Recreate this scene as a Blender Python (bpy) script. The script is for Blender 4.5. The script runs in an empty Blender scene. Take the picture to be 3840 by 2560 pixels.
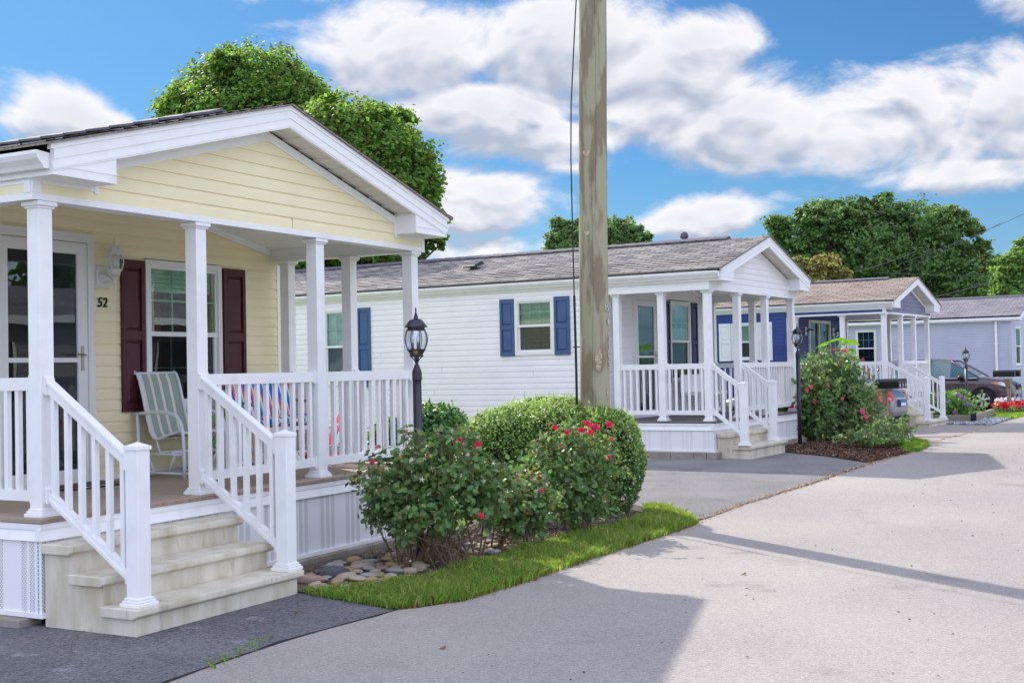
import bpy, bmesh, math, random
import numpy as np
from mathutils import Vector, Matrix
C = bpy.context.scene.collection
R = math.radians
random.seed(7)
rng = np.random.default_rng(7)

# ------------------------------------------------------------------ camera
cam_d = bpy.data.cameras.new('camera'); cam = bpy.data.objects.new('camera', cam_d); C.objects.link(cam)
cam_d.sensor_width = 36; cam_d.lens = 43.23; cam_d.clip_end = 3000; cam_d.clip_start = 0.1
PITCH, ROLL = 0.0220034, -0.0200212
fw = Vector((0, math.cos(PITCH), math.sin(PITCH))); rt = Vector((1, 0, 0)); up = rt.cross(fw)
r2 = rt*math.cos(ROLL) + up*math.sin(ROLL); u2 = -rt*math.sin(ROLL) + up*math.cos(ROLL)
M = Matrix((r2, u2, -fw)).transposed().to_4x4(); M.translation = Vector((0, 0, 1.68))
cam.matrix_world = M
bpy.context.scene.camera = cam

# ------------------------------------------------------------------ sun and exposure
SUN_EL, SX, SY = R(37), -0.45, 0.893
sun_dir = Vector((SX*math.cos(SUN_EL), SY*math.cos(SUN_EL), math.sin(SUN_EL)))
sl = bpy.data.lights.new('sun', 'SUN'); sl.energy = 2.2; sl.angle = R(0.7); sl.color = (1.0, .93, .83)
so = bpy.data.objects.new('sun', sl); C.objects.link(so)
so.rotation_euler = sun_dir.to_track_quat('Z', 'Y').to_euler()
vs = bpy.context.scene.view_settings
vs.view_transform = 'Standard'; vs.look = 'None'; vs.gamma = 1; vs.exposure = 1.26
bpy.context.scene.cycles.max_bounces = 8
bpy.context.scene.cycles.transparent_max_bounces = 16

# ------------------------------------------------------------------ world: sky with clouds placed by direction
world = bpy.data.worlds.new('World'); bpy.context.scene.world = world; world.use_nodes = True
def build_world():
    nt = world.node_tree; N = nt.nodes; L = nt.links; N.clear()
    def mth(op, a, b=None, c=None, clamp=False):
        n = N.new('ShaderNodeMath'); n.operation = op; n.use_clamp = clamp
        for i, v in enumerate((a, b, c)):
            if v is None: continue
            if isinstance(v, (int, float)): n.inputs[i].default_value = v
            else: L.new(v, n.inputs[i])
        return n.outputs[0]
    def vm(op, a, b=None):
        n = N.new('ShaderNodeVectorMath'); n.operation = op
        for i, v in enumerate((a, b)):
            if v is None: continue
            if isinstance(v, tuple): n.inputs[i].default_value = v
            else: L.new(v, n.inputs[i])
        return n.outputs['Value'] if op == 'LENGTH' else n.outputs[0]
    def mix(f, a, b):
        n = N.new('ShaderNodeMix'); n.data_type = 'RGBA'; n.clamp_factor = True
        if isinstance(f, (int, float)): n.inputs[0].default_value = f
        else: L.new(f, n.inputs[0])
        for k, v in ((6, a), (7, b)):
            if isinstance(v, tuple): n.inputs[k].default_value = v
            else: L.new(v, n.inputs[k])
        return n.outputs[2]
    tc = N.new('ShaderNodeTexCoord'); D = tc.outputs['Generated']
    D = vm('NORMALIZE', D)
    sky = N.new('ShaderNodeTexSky'); sky.sky_type = 'NISHITA'; sky.sun_disc = False
    sky.sun_elevation = SUN_EL; sky.sun_rotation = math.atan2(SX, SY); sky.air_density = 1.0; sky.dust_density = 0.4; sky.ozone_density = 2.5
    def cloud(vec, det=11):
        n = N.new('ShaderNodeTexNoise'); n.inputs['Scale'].default_value = 9.0; n.inputs['Detail'].default_value = det
        n.inputs['Roughness'].default_value = 0.60; n.inputs['Distortion'].default_value = 0.35
        L.new(vm('MULTIPLY', vec, (1, 1, 1.7)), n.inputs['Vector']); return n.outputs[0]
    # cumulus banks: azimuth, elevation, half width, half height, weight (degrees)
    blobs = [(-20, 11.0, 3.6, 1.9, .46), (-24.5, 11.2, 1.6, .8, .30), (-4.0, 14.4, 5.8, 2.6, .50), (2, 14.2, 7, 2.8, .46), (7, 12.8, 7, 2.6, .46), (9.5, 14.4, 3.6, 1.8, .42), (-1, 12.0, 5.5, 1.9, .54), (2, 10.6, 6, 1.3, .42),
             (11.5, 10.8, 7, 2.4, .46), (17, 11.0, 7, 2.7, .46), (23, 10.4, 5, 3.0, .46), (22, 8.0, 5, 1.2, .40), (-1.4, 7.7, 3.6, 1.8, .50), (-3, 5.6, 6, 1.3, .30), (-10, 17.2, 7, .8, .22),
             (9.3, 6.9, 3.2, 1.2, .50), (24, 15.6, 3.4, 1.6, .34), (3, 4.0, 14, 1.0, .22), (-15, 8, 5, 1.0, .16), (4, 9.4, 4, .6, .24), (13, 7.6, 3, .6, .2)]
    def mask(vec):
        tot = None
        for az, el, w, h, k in blobs:
            az, el, w, h = map(R, (az, el, w, h))
            c = (math.sin(az)*math.cos(el), math.cos(az)*math.cos(el), math.sin(el))
            d = vm('SUBTRACT', vec, c); d = vm('MULTIPLY', d, (1/w, 1/w, 1/h))
            g = mth('SUBTRACT', 1.35, vm('LENGTH', d)); g = mth('MAXIMUM', g, 0.0); g = mth('MINIMUM', g, 1.0)
            g = mth('MULTIPLY', g, k*1.0)
            tot = g if tot is None else mth('MAXIMUM', tot, g)
        return tot
    sep = N.new('ShaderNodeSeparateXYZ'); L.new(D, sep.inputs[0])
    # broken cloud cover added to the unseen sky behind and above, for fill light
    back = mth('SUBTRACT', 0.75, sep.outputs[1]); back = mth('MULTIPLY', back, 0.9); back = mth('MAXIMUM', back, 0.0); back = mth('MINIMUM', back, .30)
    def dens(vec, det=11):
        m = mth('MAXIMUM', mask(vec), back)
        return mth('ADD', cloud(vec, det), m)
    d0 = dens(D)
    s0 = dens(D, 3.5); d1 = dens(vm('ADD', D, (0.003, 0, 0.014)), 3.5)
    cov = N.new('ShaderNodeMapRange'); cov.interpolation_type = 'SMOOTHSTEP'; L.new(d0, cov.inputs[0])
    cov.inputs[1].default_value = .64; cov.inputs[2].default_value = .88
    lit = mth('MULTIPLY_ADD', mth('SUBTRACT', s0, d1), 5.0, 0.70, clamp=True)
    thick = N.new('ShaderNodeMapRange'); L.new(s0, thick.inputs[0]); thick.inputs[1].default_value = .84; thick.inputs[2].default_value = 1.16
    thick.inputs[3].default_value = 0.0; thick.inputs[4].default_value = 0.45
    lit = mth('SUBTRACT', lit, thick.outputs[0], clamp=True)
    ccol = mix(lit, (2.05, 2.25, 2.75, 1), (4.3, 4.2, 4.3, 1))
    # unseen clouds behind the camera brightened as added fill for the shade
    fill_fac = N.new('ShaderNodeMapRange'); fill_fac.interpolation_type = 'SMOOTHSTEP'; L.new(sep.outputs[1], fill_fac.inputs[0]); fill_fac.inputs[1].default_value = .75; fill_fac.inputs[2].default_value = .1; fill_fac.inputs[3].default_value = 0; fill_fac.inputs[4].default_value = 1
    ccol = mix(fill_fac.outputs[0], ccol, (8.1, 8.6, 10.7, 1))
    hs = N.new('ShaderNodeMix'); hs.data_type = 'RGBA'; hs.blend_type = 'MULTIPLY'; hs.inputs[0].default_value = 1; L.new(sky.outputs[0], hs.inputs[6]); hs.inputs[7].default_value = (.145, .28, .395, 1)
    hz = N.new('ShaderNodeMapRange'); L.new(sep.outputs[2], hz.inputs[0]); hz.inputs[1].default_value = 0.0; hz.inputs[2].default_value = 0.16; hz.inputs[3].default_value = .55; hz.inputs[4].default_value = 0
    col = mix(hz.outputs[0], hs.outputs[2], (1.8, 2.6, 3.45, 1))
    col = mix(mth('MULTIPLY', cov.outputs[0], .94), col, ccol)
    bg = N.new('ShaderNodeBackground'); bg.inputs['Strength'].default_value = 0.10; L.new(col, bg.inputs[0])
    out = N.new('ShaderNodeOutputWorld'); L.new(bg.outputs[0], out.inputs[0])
build_world()

# ------------------------------------------------------------------ materials
def pmat(name, col, rough=.6, metal=0, spec=.4, col2=None, nscale=8, ndetail=6, namt=1.0, bump=0, bscale=40, coat=0, island=0, trans=0, stretch=None, emis=None, lo=.35, hi=.65, speck=None):
    m = bpy.data.materials.new(name); m.use_nodes = True; nt = m.node_tree; N = nt.nodes; L = nt.links
    b = N['Principled BSDF']; b.inputs['Base Color'].default_value = (*col, 1); b.inputs['Roughness'].default_value = rough
    b.inputs['Metallic'].default_value = metal; b.inputs['Specular IOR Level'].default_value = spec
    b.inputs['Coat Weight'].default_value = coat
    tc = N.new('ShaderNodeTexCoord'); vec = tc.outputs['Object']
    if stretch:
        mp = N.new('ShaderNodeMapping'); mp.inputs['Scale'].default_value = stretch; L.new(vec, mp.inputs[0]); vec = mp.outputs[0]
    cur = None
    if col2:
        n = N.new('ShaderNodeTexNoise'); n.inputs['Scale'].default_value = nscale; n.inputs['Detail'].default_value = ndetail; L.new(vec, n.inputs[0])
        mr = N.new('ShaderNodeMapRange'); L.new(n.outputs[0], mr.inputs[0]); mr.inputs[1].default_value = lo; mr.inputs[2].default_value = hi; mr.inputs[4].default_value = namt
        mx = N.new('ShaderNodeMix'); mx.data_type = 'RGBA'; L.new(mr.outputs[0], mx.inputs[0]); mx.inputs[6].default_value = (*col, 1); mx.inputs[7].default_value = (*col2, 1)
        cur = mx.outputs[2]
    if speck:   # (scale, light colour, dark colour, amount)
        v = N.new('ShaderNodeTexVoronoi'); v.inputs['Scale'].default_value = speck[0]; L.new(vec, v.inputs[0])
        cr = N.new('ShaderNodeValToRGB'); cr.color_ramp.elements[0].color = (*speck[2], 1); cr.color_ramp.elements[1].color = (*speck[1], 1)
        sp = N.new('ShaderNodeSeparateColor'); L.new(v.outputs['Color'], sp.inputs[0]); L.new(sp.outputs[0], cr.inputs[0])
        mx = N.new('ShaderNodeMix'); mx.data_type = 'RGBA'; mx.inputs[0].default_value = speck[3]; L.new(cr.outputs[0], mx.inputs[7])
        if cur: L.new(cur, mx.inputs[6])
        else: mx.inputs[6].default_value = (*col, 1)
        cur = mx.outputs[2]
    if island:
        g = N.new('ShaderNodeNewGeometry'); hs = N.new('ShaderNodeHueSaturation')
        mr = N.new('ShaderNodeMapRange'); L.new(g.outputs['Random Per Island'], mr.inputs[0]); mr.inputs[3].default_value = 1-island; mr.inputs[4].default_value = 1+island
        L.new(mr.outputs[0], hs.inputs['Value'])
        mr2 = N.new('ShaderNodeMapRange'); L.new(g.outputs['Random Per Island'], mr2.inputs[0]); mr2.inputs[3].default_value = .5-island*.045; mr2.inputs[4].default_value = .5+island*.03
        L.new(mr2.outputs[0], hs.inputs['Hue'])
        if cur: L.new(cur, hs.inputs['Color'])
        else: hs.inputs['Color'].default_value = (*col, 1)
        cur = hs.outputs[0]
    if cur: L.new(cur, b.inputs['Base Color'])
    if bump:
        n = N.new('ShaderNodeTexNoise'); n.inputs['Scale'].default_value = bscale; n.inputs['Detail'].default_value = 4; L.new(vec, n.inputs[0])
        bp = N.new('ShaderNodeBump'); bp.inputs['Strength'].default_value = bump; bp.inputs['Distance'].default_value = .01; L.new(n.outputs[0], bp.inputs['Height']); L.new(bp.outputs[0], b.inputs['Normal'])
    if trans:
        t = N.new('ShaderNodeBsdfTranslucent'); ms = N.new('ShaderNodeMixShader'); ms.inputs[0].default_value = trans
        if cur:
            g2 = N.new('ShaderNodeHueSaturation'); g2.inputs['Value'].default_value = 2.2; g2.inputs['Hue'].default_value = .475; g2.inputs['Saturation'].default_value = 1.1; L.new(cur, g2.inputs['Color']); L.new(g2.outputs[0], t.inputs[0])
        else: t.inputs[0].default_value = (*[min(1, c*2) for c in col], 1)
        L.new(b.outputs[0], ms.inputs[1]); L.new(t.outputs[0], ms.inputs[2]); L.new(ms.outputs[0], N['Material Output'].inputs[0])
    return m

def stain(m, scale, lo, hi, mult, seed=0.0, stretch=(1, 1, 1)):
    """irregular spills and worn patches with a shape of their own"""
    nt = m.node_tree; N = nt.nodes; L = nt.links; b = N['Principled BSDF']; src = b.inputs['Base Color'].links[0].from_socket
    tc = N.new('ShaderNodeTexCoord'); mp = N.new('ShaderNodeMapping'); mp.inputs['Location'].default_value = (seed, seed*.7, 0); mp.inputs['Scale'].default_value = stretch; L.new(tc.outputs['Object'], mp.inputs[0])
    n = N.new('ShaderNodeTexNoise'); n.inputs['Scale'].default_value = scale; n.inputs['Detail'].default_value = 7; n.inputs['Roughness'].default_value = .62; L.new(mp.outputs[0], n.inputs[0])
    mr = N.new('ShaderNodeMapRange'); L.new(n.outputs[0], mr.inputs[0]); mr.inputs[1].default_value = lo; mr.inputs[2].default_value = hi
    mx = N.new('ShaderNodeMix'); mx.data_type = 'RGBA'; mx.blend_type = 'MULTIPLY'; L.new(mr.outputs[0], mx.inputs[0]); L.new(src, mx.inputs[6]); mx.inputs[7].default_value = (*mult, 1); L.new(mx.outputs[2], b.inputs['Base Color'])

def glass_mat(name, tint, refl=.12, rough=0.0):
    m = bpy.data.materials.new(name); m.use_nodes = True; nt = m.node_tree; N = nt.nodes; L = nt.links
    N.remove(N['Principled BSDF'])
    tr = N.new('ShaderNodeBsdfTransparent'); tr.inputs[0].default_value = (*tint, 1)
    gl = N.new('ShaderNodeBsdfGlossy'); gl.inputs['Roughness'].default_value = rough; gl.inputs[0].default_value = (.95, 1, .97, 1)
    fr = N.new('ShaderNodeLayerWeight'); fr.inputs[0].default_value = .18
    mr = N.new('ShaderNodeMapRange'); L.new(fr.outputs['Fresnel'], mr.inputs[0]); mr.inputs[3].default_value = refl; mr.inputs[4].default_value = .55
    # old float glass is slightly wavy
    n = N.new('ShaderNodeTexNoise'); n.inputs['Scale'].default_value = 2.2; n.inputs['Detail'].default_value = 1
    tc = N.new('ShaderNodeTexCoord'); L.new(tc.outputs['Object'], n.inputs[0])
    bp = N.new('ShaderNodeBump'); bp.inputs['Strength'].default_value = .05; bp.inputs['Distance'].default_value = .02; L.new(n.outputs[0], bp.inputs['Height']); L.new(bp.outputs[0], gl.inputs['Normal'])
    ms = N.new('ShaderNodeMixShader'); L.new(mr.outputs[0], ms.inputs[0]); L.new(tr.outputs[0], ms.inputs[1]); L.new(gl.outputs[0], ms.inputs[2])
    L.new(ms.outputs[0], N['Material Output'].inputs[0]); return m

def brick_mat(name, c1, c2, gap_shade, bw, rh, ms=.004, axes='yx', rough=.9, bump=.4, offs=.5, n2=None):
    """brick pattern laid on two object axes; every tab gets its own colour"""
    m = bpy.data.materials.new(name); m.use_nodes = True; nt = m.node_tree; N = nt.nodes; L = nt.links; b = N['Principled BSDF']
    b.inputs['Roughness'].default_value = rough; b.inputs['Specular IOR Level'].default_value = .2
    tc = N.new('ShaderNodeTexCoord'); s = N.new('ShaderNodeSeparateXYZ'); cb = N.new('ShaderNodeCombineXYZ'); L.new(tc.outputs['Object'], s.inputs[0])
    L.new(s.outputs['XYZ'.index(axes[0].upper())], cb.inputs[0]); L.new(s.outputs['XYZ'.index(axes[1].upper())], cb.inputs[1])
    br = N.new('ShaderNodeTexBrick'); L.new(cb.outputs[0], br.inputs[0]); br.offset = offs
    br.inputs['Scale'].default_value = 1; br.inputs['Brick Width'].default_value = bw; br.inputs['Row Height'].default_value = rh; br.inputs['Mortar Size'].default_value = ms; br.inputs['Mortar Smooth'].default_value = .1
    br.inputs['Color1'].default_value = (*c1, 1); br.inputs['Color2'].default_value = (*c2, 1); br.inputs['Mortar'].default_value = (*gap_shade, 1); br.inputs['Bias'].default_value = 0  # gap colour paints the dark shadow lines between shingle tabs
    n = N.new('ShaderNodeTexNoise'); n.inputs['Scale'].default_value = 60; n.inputs['Detail'].default_value = 3; L.new(tc.outputs['Object'], n.inputs[0])
    n3 = N.new('ShaderNodeTexNoise'); n3.inputs['Scale'].default_value = 1.3; n3.inputs['Detail'].default_value = 5; L.new(tc.outputs['Object'], n3.inputs[0])
    hs = N.new('ShaderNodeHueSaturation'); L.new(br.outputs[0], hs.inputs['Color'])
    ad = N.new('ShaderNodeMath'); ad.operation = 'ADD'; L.new(n.outputs[0], ad.inputs[0]); L.new(n3.outputs[0], ad.inputs[1])
    mr = N.new('ShaderNodeMapRange'); L.new(ad.outputs[0], mr.inputs[0]); mr.inputs[1].default_value = .6; mr.inputs[2].default_value = 1.4; mr.inputs[3].default_value = .75; mr.inputs[4].default_value = 1.25; L.new(mr.outputs[0], hs.inputs['Value'])
    L.new(hs.outputs[0], b.inputs['Base Color'])
    bp = N.new('ShaderNodeBump'); bp.inputs['Strength'].default_value = bump; bp.inputs['Distance'].default_value = .006; L.new(br.outputs['Fac'], bp.inputs['Height']); bp.invert = True; L.new(bp.outputs[0], b.inputs['Normal'])
    return m

def stripe_mat(name, cols, width, axis=0, rough=.9, wob=0):
    """woven stripes across one object axis"""
    m = bpy.data.materials.new(name); m.use_nodes = True; nt = m.node_tree; N = nt.nodes; L = nt.links; b = N['Principled BSDF']
    b.inputs['Roughness'].default_value = rough; b.inputs['Specular IOR Level'].default_value = .15
    tc = N.new('ShaderNodeTexCoord'); s = N.new('ShaderNodeSeparateXYZ'); L.new(tc.outputs['Object'], s.inputs[0])
    dv = N.new('ShaderNodeMath'); dv.operation = 'DIVIDE'; dv.inputs[1].default_value = width
    src = s.outputs[axis]
    if wob:
        n = N.new('ShaderNodeTexNoise'); n.inputs['Scale'].default_value = 3; L.new(tc.outputs['Object'], n.inputs[0])
        ma = N.new('ShaderNodeMath'); ma.operation = 'MULTIPLY_ADD'; L.new(n.outputs[0], ma.inputs[0]); ma.inputs[1].default_value = wob; L.new(src, ma.inputs[2]); src = ma.outputs[0]
    L.new(src, dv.inputs[0])
    fr = N.new('ShaderNodeMath'); fr.operation = 'FRACT'; L.new(dv.outputs[0], fr.inputs[0])
    cr = N.new('ShaderNodeValToRGB'); cr.color_ramp.interpolation = 'CONSTANT'; L.new(fr.outputs[0], cr.inputs[0])
    el = cr.color_ramp.elements; el[0].position = 0; el[0].color = (*cols[0][1], 1); el[1].position = cols[1][0]; el[1].color = (*cols[1][1], 1)
    for p, c in cols[2:]:
        e = el.new(p); e.color = (*c, 1)
    L.new(cr.outputs[0], b.inputs['Base Color']); return m

def skirt_mat(name, col, axis, dk=.25):
    """vinyl skirting: every 0.39 m a group of three perforated strips of small slots"""
    m = bpy.data.materials.new(name); m.use_nodes = True; nt = m.node_tree; N = nt.nodes; L = nt.links; b = N['Principled BSDF']
    b.inputs['Roughness'].default_value = .45
    def mth(op, a, bb=None, c=None):
        n = N.new('ShaderNodeMath'); n.operation = op
        for i, v in enumerate((a, bb, c)):
            if v is None: continue
            if isinstance(v, (int, float)): n.inputs[i].default_value = v
            else: L.new(v, n.inputs[i])
        return n.outputs[0]
    tc = N.new('ShaderNodeTexCoord'); s = N.new('ShaderNodeSeparateXYZ'); L.new(tc.outputs['Object'], s.inputs[0])
    h, z = s.outputs[axis], s.outputs[2]
    p = mth('FRACT', mth('DIVIDE', mth('ADD', h, 10), .385))       # place inside a panel 0..1
    ing = mth('LESS_THAN', p, .60)
    q = mth('FRACT', mth('DIVIDE', p, .20))
    strip = mth('MULTIPLY', ing, mth('LESS_THAN', q, .66))
    colm = mth('FLOOR', mth('DIVIDE', mth('ADD', h, 10), .0125)); cfr = mth('FRACT', mth('DIVIDE', mth('ADD', h, 10), .0125))
    zz = mth('FRACT', mth('ADD', mth('DIVIDE', mth('ADD', z, 10), .026), mth('MULTIPLY', colm, .5)))
    slot = mth('MULTIPLY', mth('LESS_THAN', cfr, .42), mth('LESS_THAN', zz, .68))
    f = mth('MULTIPLY', slot, strip)
    mx = N.new('ShaderNodeMix'); mx.data_type = 'RGBA'; L.new(f, mx.inputs[0]); mx.inputs[6].default_value = (*col, 1); mx.inputs[7].default_value = (col[0]*dk, col[1]*dk, col[2]*dk*1.1, 1)
    L.new(mx.outputs[2], b.inputs['Base Color'])
    rib = mth('PINGPONG', mth('ADD', h, 10), .0385)
    bp = N.new('ShaderNodeBump'); bp.inputs['Strength'].default_value = .5; bp.inputs['Distance'].default_value = .02; L.new(mth('GREATER_THAN', rib, .02), bp.inputs['Height']); L.new(bp.outputs[0], b.inputs['Normal'])
    return m

MT = {}
MT['white'] = pmat('white_vinyl', (.86, .86, .87), .42, col2=(.70, .69, .68), nscale=5, namt=.55, ndetail=12, lo=.50, hi=.80)
MT['cream'] = pmat('cream_trim', (.72, .70, .64), .5, col2=(.66, .64, .58), nscale=2)
MT['siding_yellow'] = pmat('yellow_siding', (.89, .80, .54), .5, col2=(.86, .77, .51), nscale=2.5, bump=.35, bscale=4, stretch=(1, 1, .3))
MT['siding_white'] = pmat('white_siding', (.87, .855, .86), .5, col2=(.82, .81, .815), nscale=1.8, bump=.35, bscale=4)
MT['siding_navy'] = pmat('navy_siding', (.022, .05, .21), .5, col2=(.03, .062, .24), nscale=2)
MT['siding_slate'] = pmat('slate_siding', (.17, .18, .27), .5, col2=(.2, .2, .3), nscale=2)
MT['siding_grey'] = pmat('pale_grey_siding', (.50, .52, .62), .5, col2=(.46, .48, .58), nscale=2)
MT['siding_tan'] = pmat('grey_brown_siding', (.30, .28, .27), .6, col2=(.27, .25, .25), nscale=2)
MT['shingle_a'] = brick_mat('grey_brown_shingle', (.37, .34, .31), (.165, .155, .16), (.035, .03, .035), .31, .142, .010)
MT['shingle_b'] = brick_mat('tan_shingle', (.40, .325, .27), (.30, .235, .195), (.08, .06, .05), .31, .142, .010)
MT['shingle_c'] = brick_mat('grey_shingle', (.30, .28, .30), (.21, .19, .21), (.08, .075, .08), .31, .142, .008)
MT['ridge'] = pmat('ridge_shingle', (.085, .085, .115), .8, col2=(.13, .12, .14), nscale=12, bump=.3, bscale=200)
MT['shingle_edge'] = pmat('shingle_edge', (.16, .14, .13), .95, col2=(.30, .27, .22), nscale=40)
MT['deck_tan'] = pmat('tan_deck_board', (.40, .315, .245), .7, col2=(.33, .26, .20), nscale=5, stretch=(6, .6, 1), bump=.1)
MT['deck_end'] = pmat('deck_board_end', (.36, .255, .20), .8, col2=(.30, .21, .165), nscale=20)
MT['deck_grey'] = pmat('grey_deck_board', (.12, .115, .12), .7, col2=(.17, .155, .15), nscale=5, stretch=(6, .6, 1))
MT['concrete'] = pmat('weathered_concrete', (.68, .635, .53), .9, col2=(.50, .45, .33), nscale=4.5, ndetail=14, bump=.35, bscale=90, stretch=(1.6, 1.6, .5), lo=.42, hi=.72)
MT['block'] = pmat('concrete_block', (.36, .32, .28), .95, col2=(.23, .20, .175), nscale=4, ndetail=10, bump=.4, bscale=70)
MT['road'] = pmat('light_asphalt', (.39, .35, .305), .92, col2=(.285, .25, .23), nscale=.38, ndetail=14, bump=.5, bscale=180, speck=(110, (.60, .545, .50), (.16, .15, .165), .40))
MT['drive_dark'] = pmat('dark_asphalt', (.078, .078, .092), .85, col2=(.16, .155, .16), nscale=1.5, ndetail=14, bump=.7, bscale=120, speck=(75, (.34, .33, .33), (.022, .022, .032), .44), lo=.40, hi=.70)
MT['drive_grey'] = pmat('grey_asphalt', (.23, .215, .205), .9, col2=(.14, .135, .14), nscale=1.1, ndetail=13, bump=.5, bscale=160, speck=(110, (.36, .35, .33), (.07, .07, .085), .4))
MT['drive_pink'] = pmat('pinkish_paving', (.33, .29, .265), .9, col2=(.31, .265, .24), nscale=1.3, ndetail=10, bump=.3, bscale=160, speck=(110, (.45, .4, .37), (.2, .18, .18), .3))
MT['soil'] = pmat('garden_soil', (.16, .125, .095), 1, col2=(.09, .065, .05), nscale=30, bump=.8, bscale=60)
MT['mulch'] = pmat('bark_mulch', (.085, .05, .036), 1, col2=(.04, .025, .02), nscale=40, bump=1, bscale=70)
MT['lawn'] = pmat('lawn_ground', (.15, .24, .045), 1, col2=(.11, .18, .03), nscale=6, bump=.5, bscale=60)
MT['lamp_black'] = pmat('black_lamp_metal', (.014, .014, .024), .35, spec=.5, col2=(.022, .022, .034), nscale=30)
MT['lamp_white'] = pmat('white_lamp_metal', (.72, .71, .70), .45)
MT['brass'] = pmat('brass_panel', (.55, .40, .10), .35, metal=.6)
MT['nickel'] = pmat('satin_nickel', (.45, .41, .34), .35, metal=.8)
MT['bulb'] = pmat('clear_bulb', (.75, .78, .8), .1, spec=.8)
MT['candle'] = pmat('bulb_socket', (.1, .12, .16), .5)
MT['maroon'] = pmat('maroon_shutter', (.058, .009, .017), .42, col2=(.075, .013, .022), nscale=4)
MT['blue'] = pmat('blue_shutter', (.045, .09, .215), .45, col2=(.055, .105, .24), nscale=4)
MT['dark_navy'] = pmat('dark_blue_shutter', (.006, .014, .075), .4)
MT['frame'] = pmat('window_frame', (.78, .78, .77), .4)
MT['muntin'] = pmat('pale_green_muntin', (.55, .66, .58), .5)
MT['blind'] = pmat('white_blind', (.80, .86, .82), .6)
MT['glass'] = glass_mat('window_glass', (.78, .88, .84), .07)
MT['glass_dark'] = glass_mat('screened_glass', (.46, .52, .54), .04)
MT['glass_door'] = glass_mat('storm_door_glass', (.62, .68, .70), .05)
MT['lampglass'] = glass_mat('lantern_glass', (.90, .92, .96), .06)
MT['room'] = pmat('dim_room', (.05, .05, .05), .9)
MT['room_light'] = pmat('inner_door', (.40, .43, .47), .6)
MT['curtain'] = pmat('patterned_curtain', (.60, .55, .68), .8, col2=(.5, .46, .6), nscale=9)
MT['curtain_red'] = pmat('red_curtain', (.18, .02, .03), .8)
MT['black'] = pmat('black_paint', (.010, .010, .012), .35)
MT['tar'] = pmat('tar_line', (.012, .012, .013), .8)
MT['number'] = pmat('black_lettering', (.006, .006, .007), .5)
MT['chair_white'] = pmat('white_chair_frame', (.70, .72, .75), .35)
MT['chair_grey'] = pmat('grey_chair_frame', (.30, .27, .26), .4, metal=.3)
sg, cr_ = (.31, .395, .35), (.72, .66, .60)
MT['sling'] = stripe_mat('sage_and_cream_sling', [(0, sg), (.50, (.16, .21, .20)), (.53, cr_), (.84, (.16, .21, .20)), (.87, sg)], .118, 0)
B_, O_, T_, W_, P_, G_ = (.03, .14, .70), (.85, .20, .09), (.03, .42, .55), (.85, .82, .86), (.15, .08, .50), (.28, .50, .14)
MT['cushion'] = stripe_mat('rainbow_cushion', [(0, B_), (.14, W_), (.26, P_), (.34, O_), (.44, W_), (.50, B_), (.64, (.02, .02, .12)), (.67, T_), (.76, W_), (.84, O_), (.93, B_)], .21, 0, wob=.006)
MT['green_plastic'] = pmat('lime_plastic', (.20, .52, .09), .4)
MT['red_plastic'] = pmat('red_plastic', (.50, .03, .015), .4)
MT['crimson'] = pmat('crimson_fabric', (.55, .01, .07), .6)
MT['pink'] = pmat('pink_metal', (.85, .17, .20), .4)
MT['red_metal'] = pmat('orange_red_metal', (.62, .05, .02), .4)
MT['pole'] = pmat('treated_pole_wood', (.35, .335, .225), .85, col2=(.235, .195, .13), nscale=4.2, ndetail=9, bump=.9, bscale=22, stretch=(1.6, 1.6, .30), lo=.49, hi=.56)
MT['knot'] = pmat('pole_knot', (.33, .19, .12), .8, col2=(.5, .45, .33), nscale=30)
MT['aluminium'] = pmat('aluminium_tag', (.6, .6, .62), .4, metal=.5)
MT['cable'] = pmat('black_cable', (.008, .008, .010), .5)
MT['wire'] = pmat('overhead_wire', (.10, .105, .11), .6)
MT['wood_post'] = pmat('weathered_post', (.30, .26, .20), .9, col2=(.2, .17, .13), nscale=6, stretch=(4, 4, .6))
MT['timber'] = pmat('landscape_timber', (.33, .30, .22), .9, col2=(.24, .21, .15), nscale=6)
MT['gravel'] = pmat('white_gravel', (.50, .50, .55), .9, island=.35)
MT['rubber'] = pmat('tyre_rubber', (.012, .012, .013), .8)
MT['rim'] = pmat('alloy_rim', (.62, .62, .60), .25, metal=.7)
MT['car_brown'] = pmat('maroon_grey_paint', (.060, .030, .043), .25, spec=.6, coat=.6)
MT['car_grey'] = pmat('grey_metallic_paint', (.20, .20, .235), .28, metal=.5, coat=.6)
MT['car_glass'] = pmat('car_glass', (.05, .13, .15), .05, spec=.9, coat=.5)
MT['chrome'] = pmat('chrome', (.8, .8, .8), .12, metal=1)
MT['tail'] = pmat('tail_light', (.60, .03, .01), .15, coat=.8)
MT['headlight'] = pmat('headlight_lens', (.55, .57, .6), .1, metal=.4, coat=1)
MT['amber'] = pmat('amber_lens', (.75, .22, .03), .2)
MT['plate'] = pmat('blue_licence_plate', (.02, .12, .42), .4)
MT['bark'] = pmat('tree_bark', (.10, .08, .06), .95, col2=(.05, .04, .03), nscale=8, bump=.5)
MT['stem'] = pmat('rose_stem', (.13, .085, .055), .9, col2=(.20, .14, .09), nscale=30)
MT['leaf_maple'] = pmat('maple_leaf', (.125, .225, .045), .55, island=.6, trans=.55)
MT['leaf_mid'] = pmat('linden_leaf', (.14, .235, .085), .5, island=.4, trans=.45)
MT['leaf_oak'] = pmat('oak_leaf', (.11, .195, .062), .55, island=.55, trans=.45)
MT['leaf_back'] = pmat('dark_leaf', (.035, .09, .028), .6, island=.45, trans=.3)  # darker leaf colour for the background trees
MT['leaf_yel'] = pmat('turning_leaf', (.27, .26, .07), .6, island=.8, trans=.3)
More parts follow.
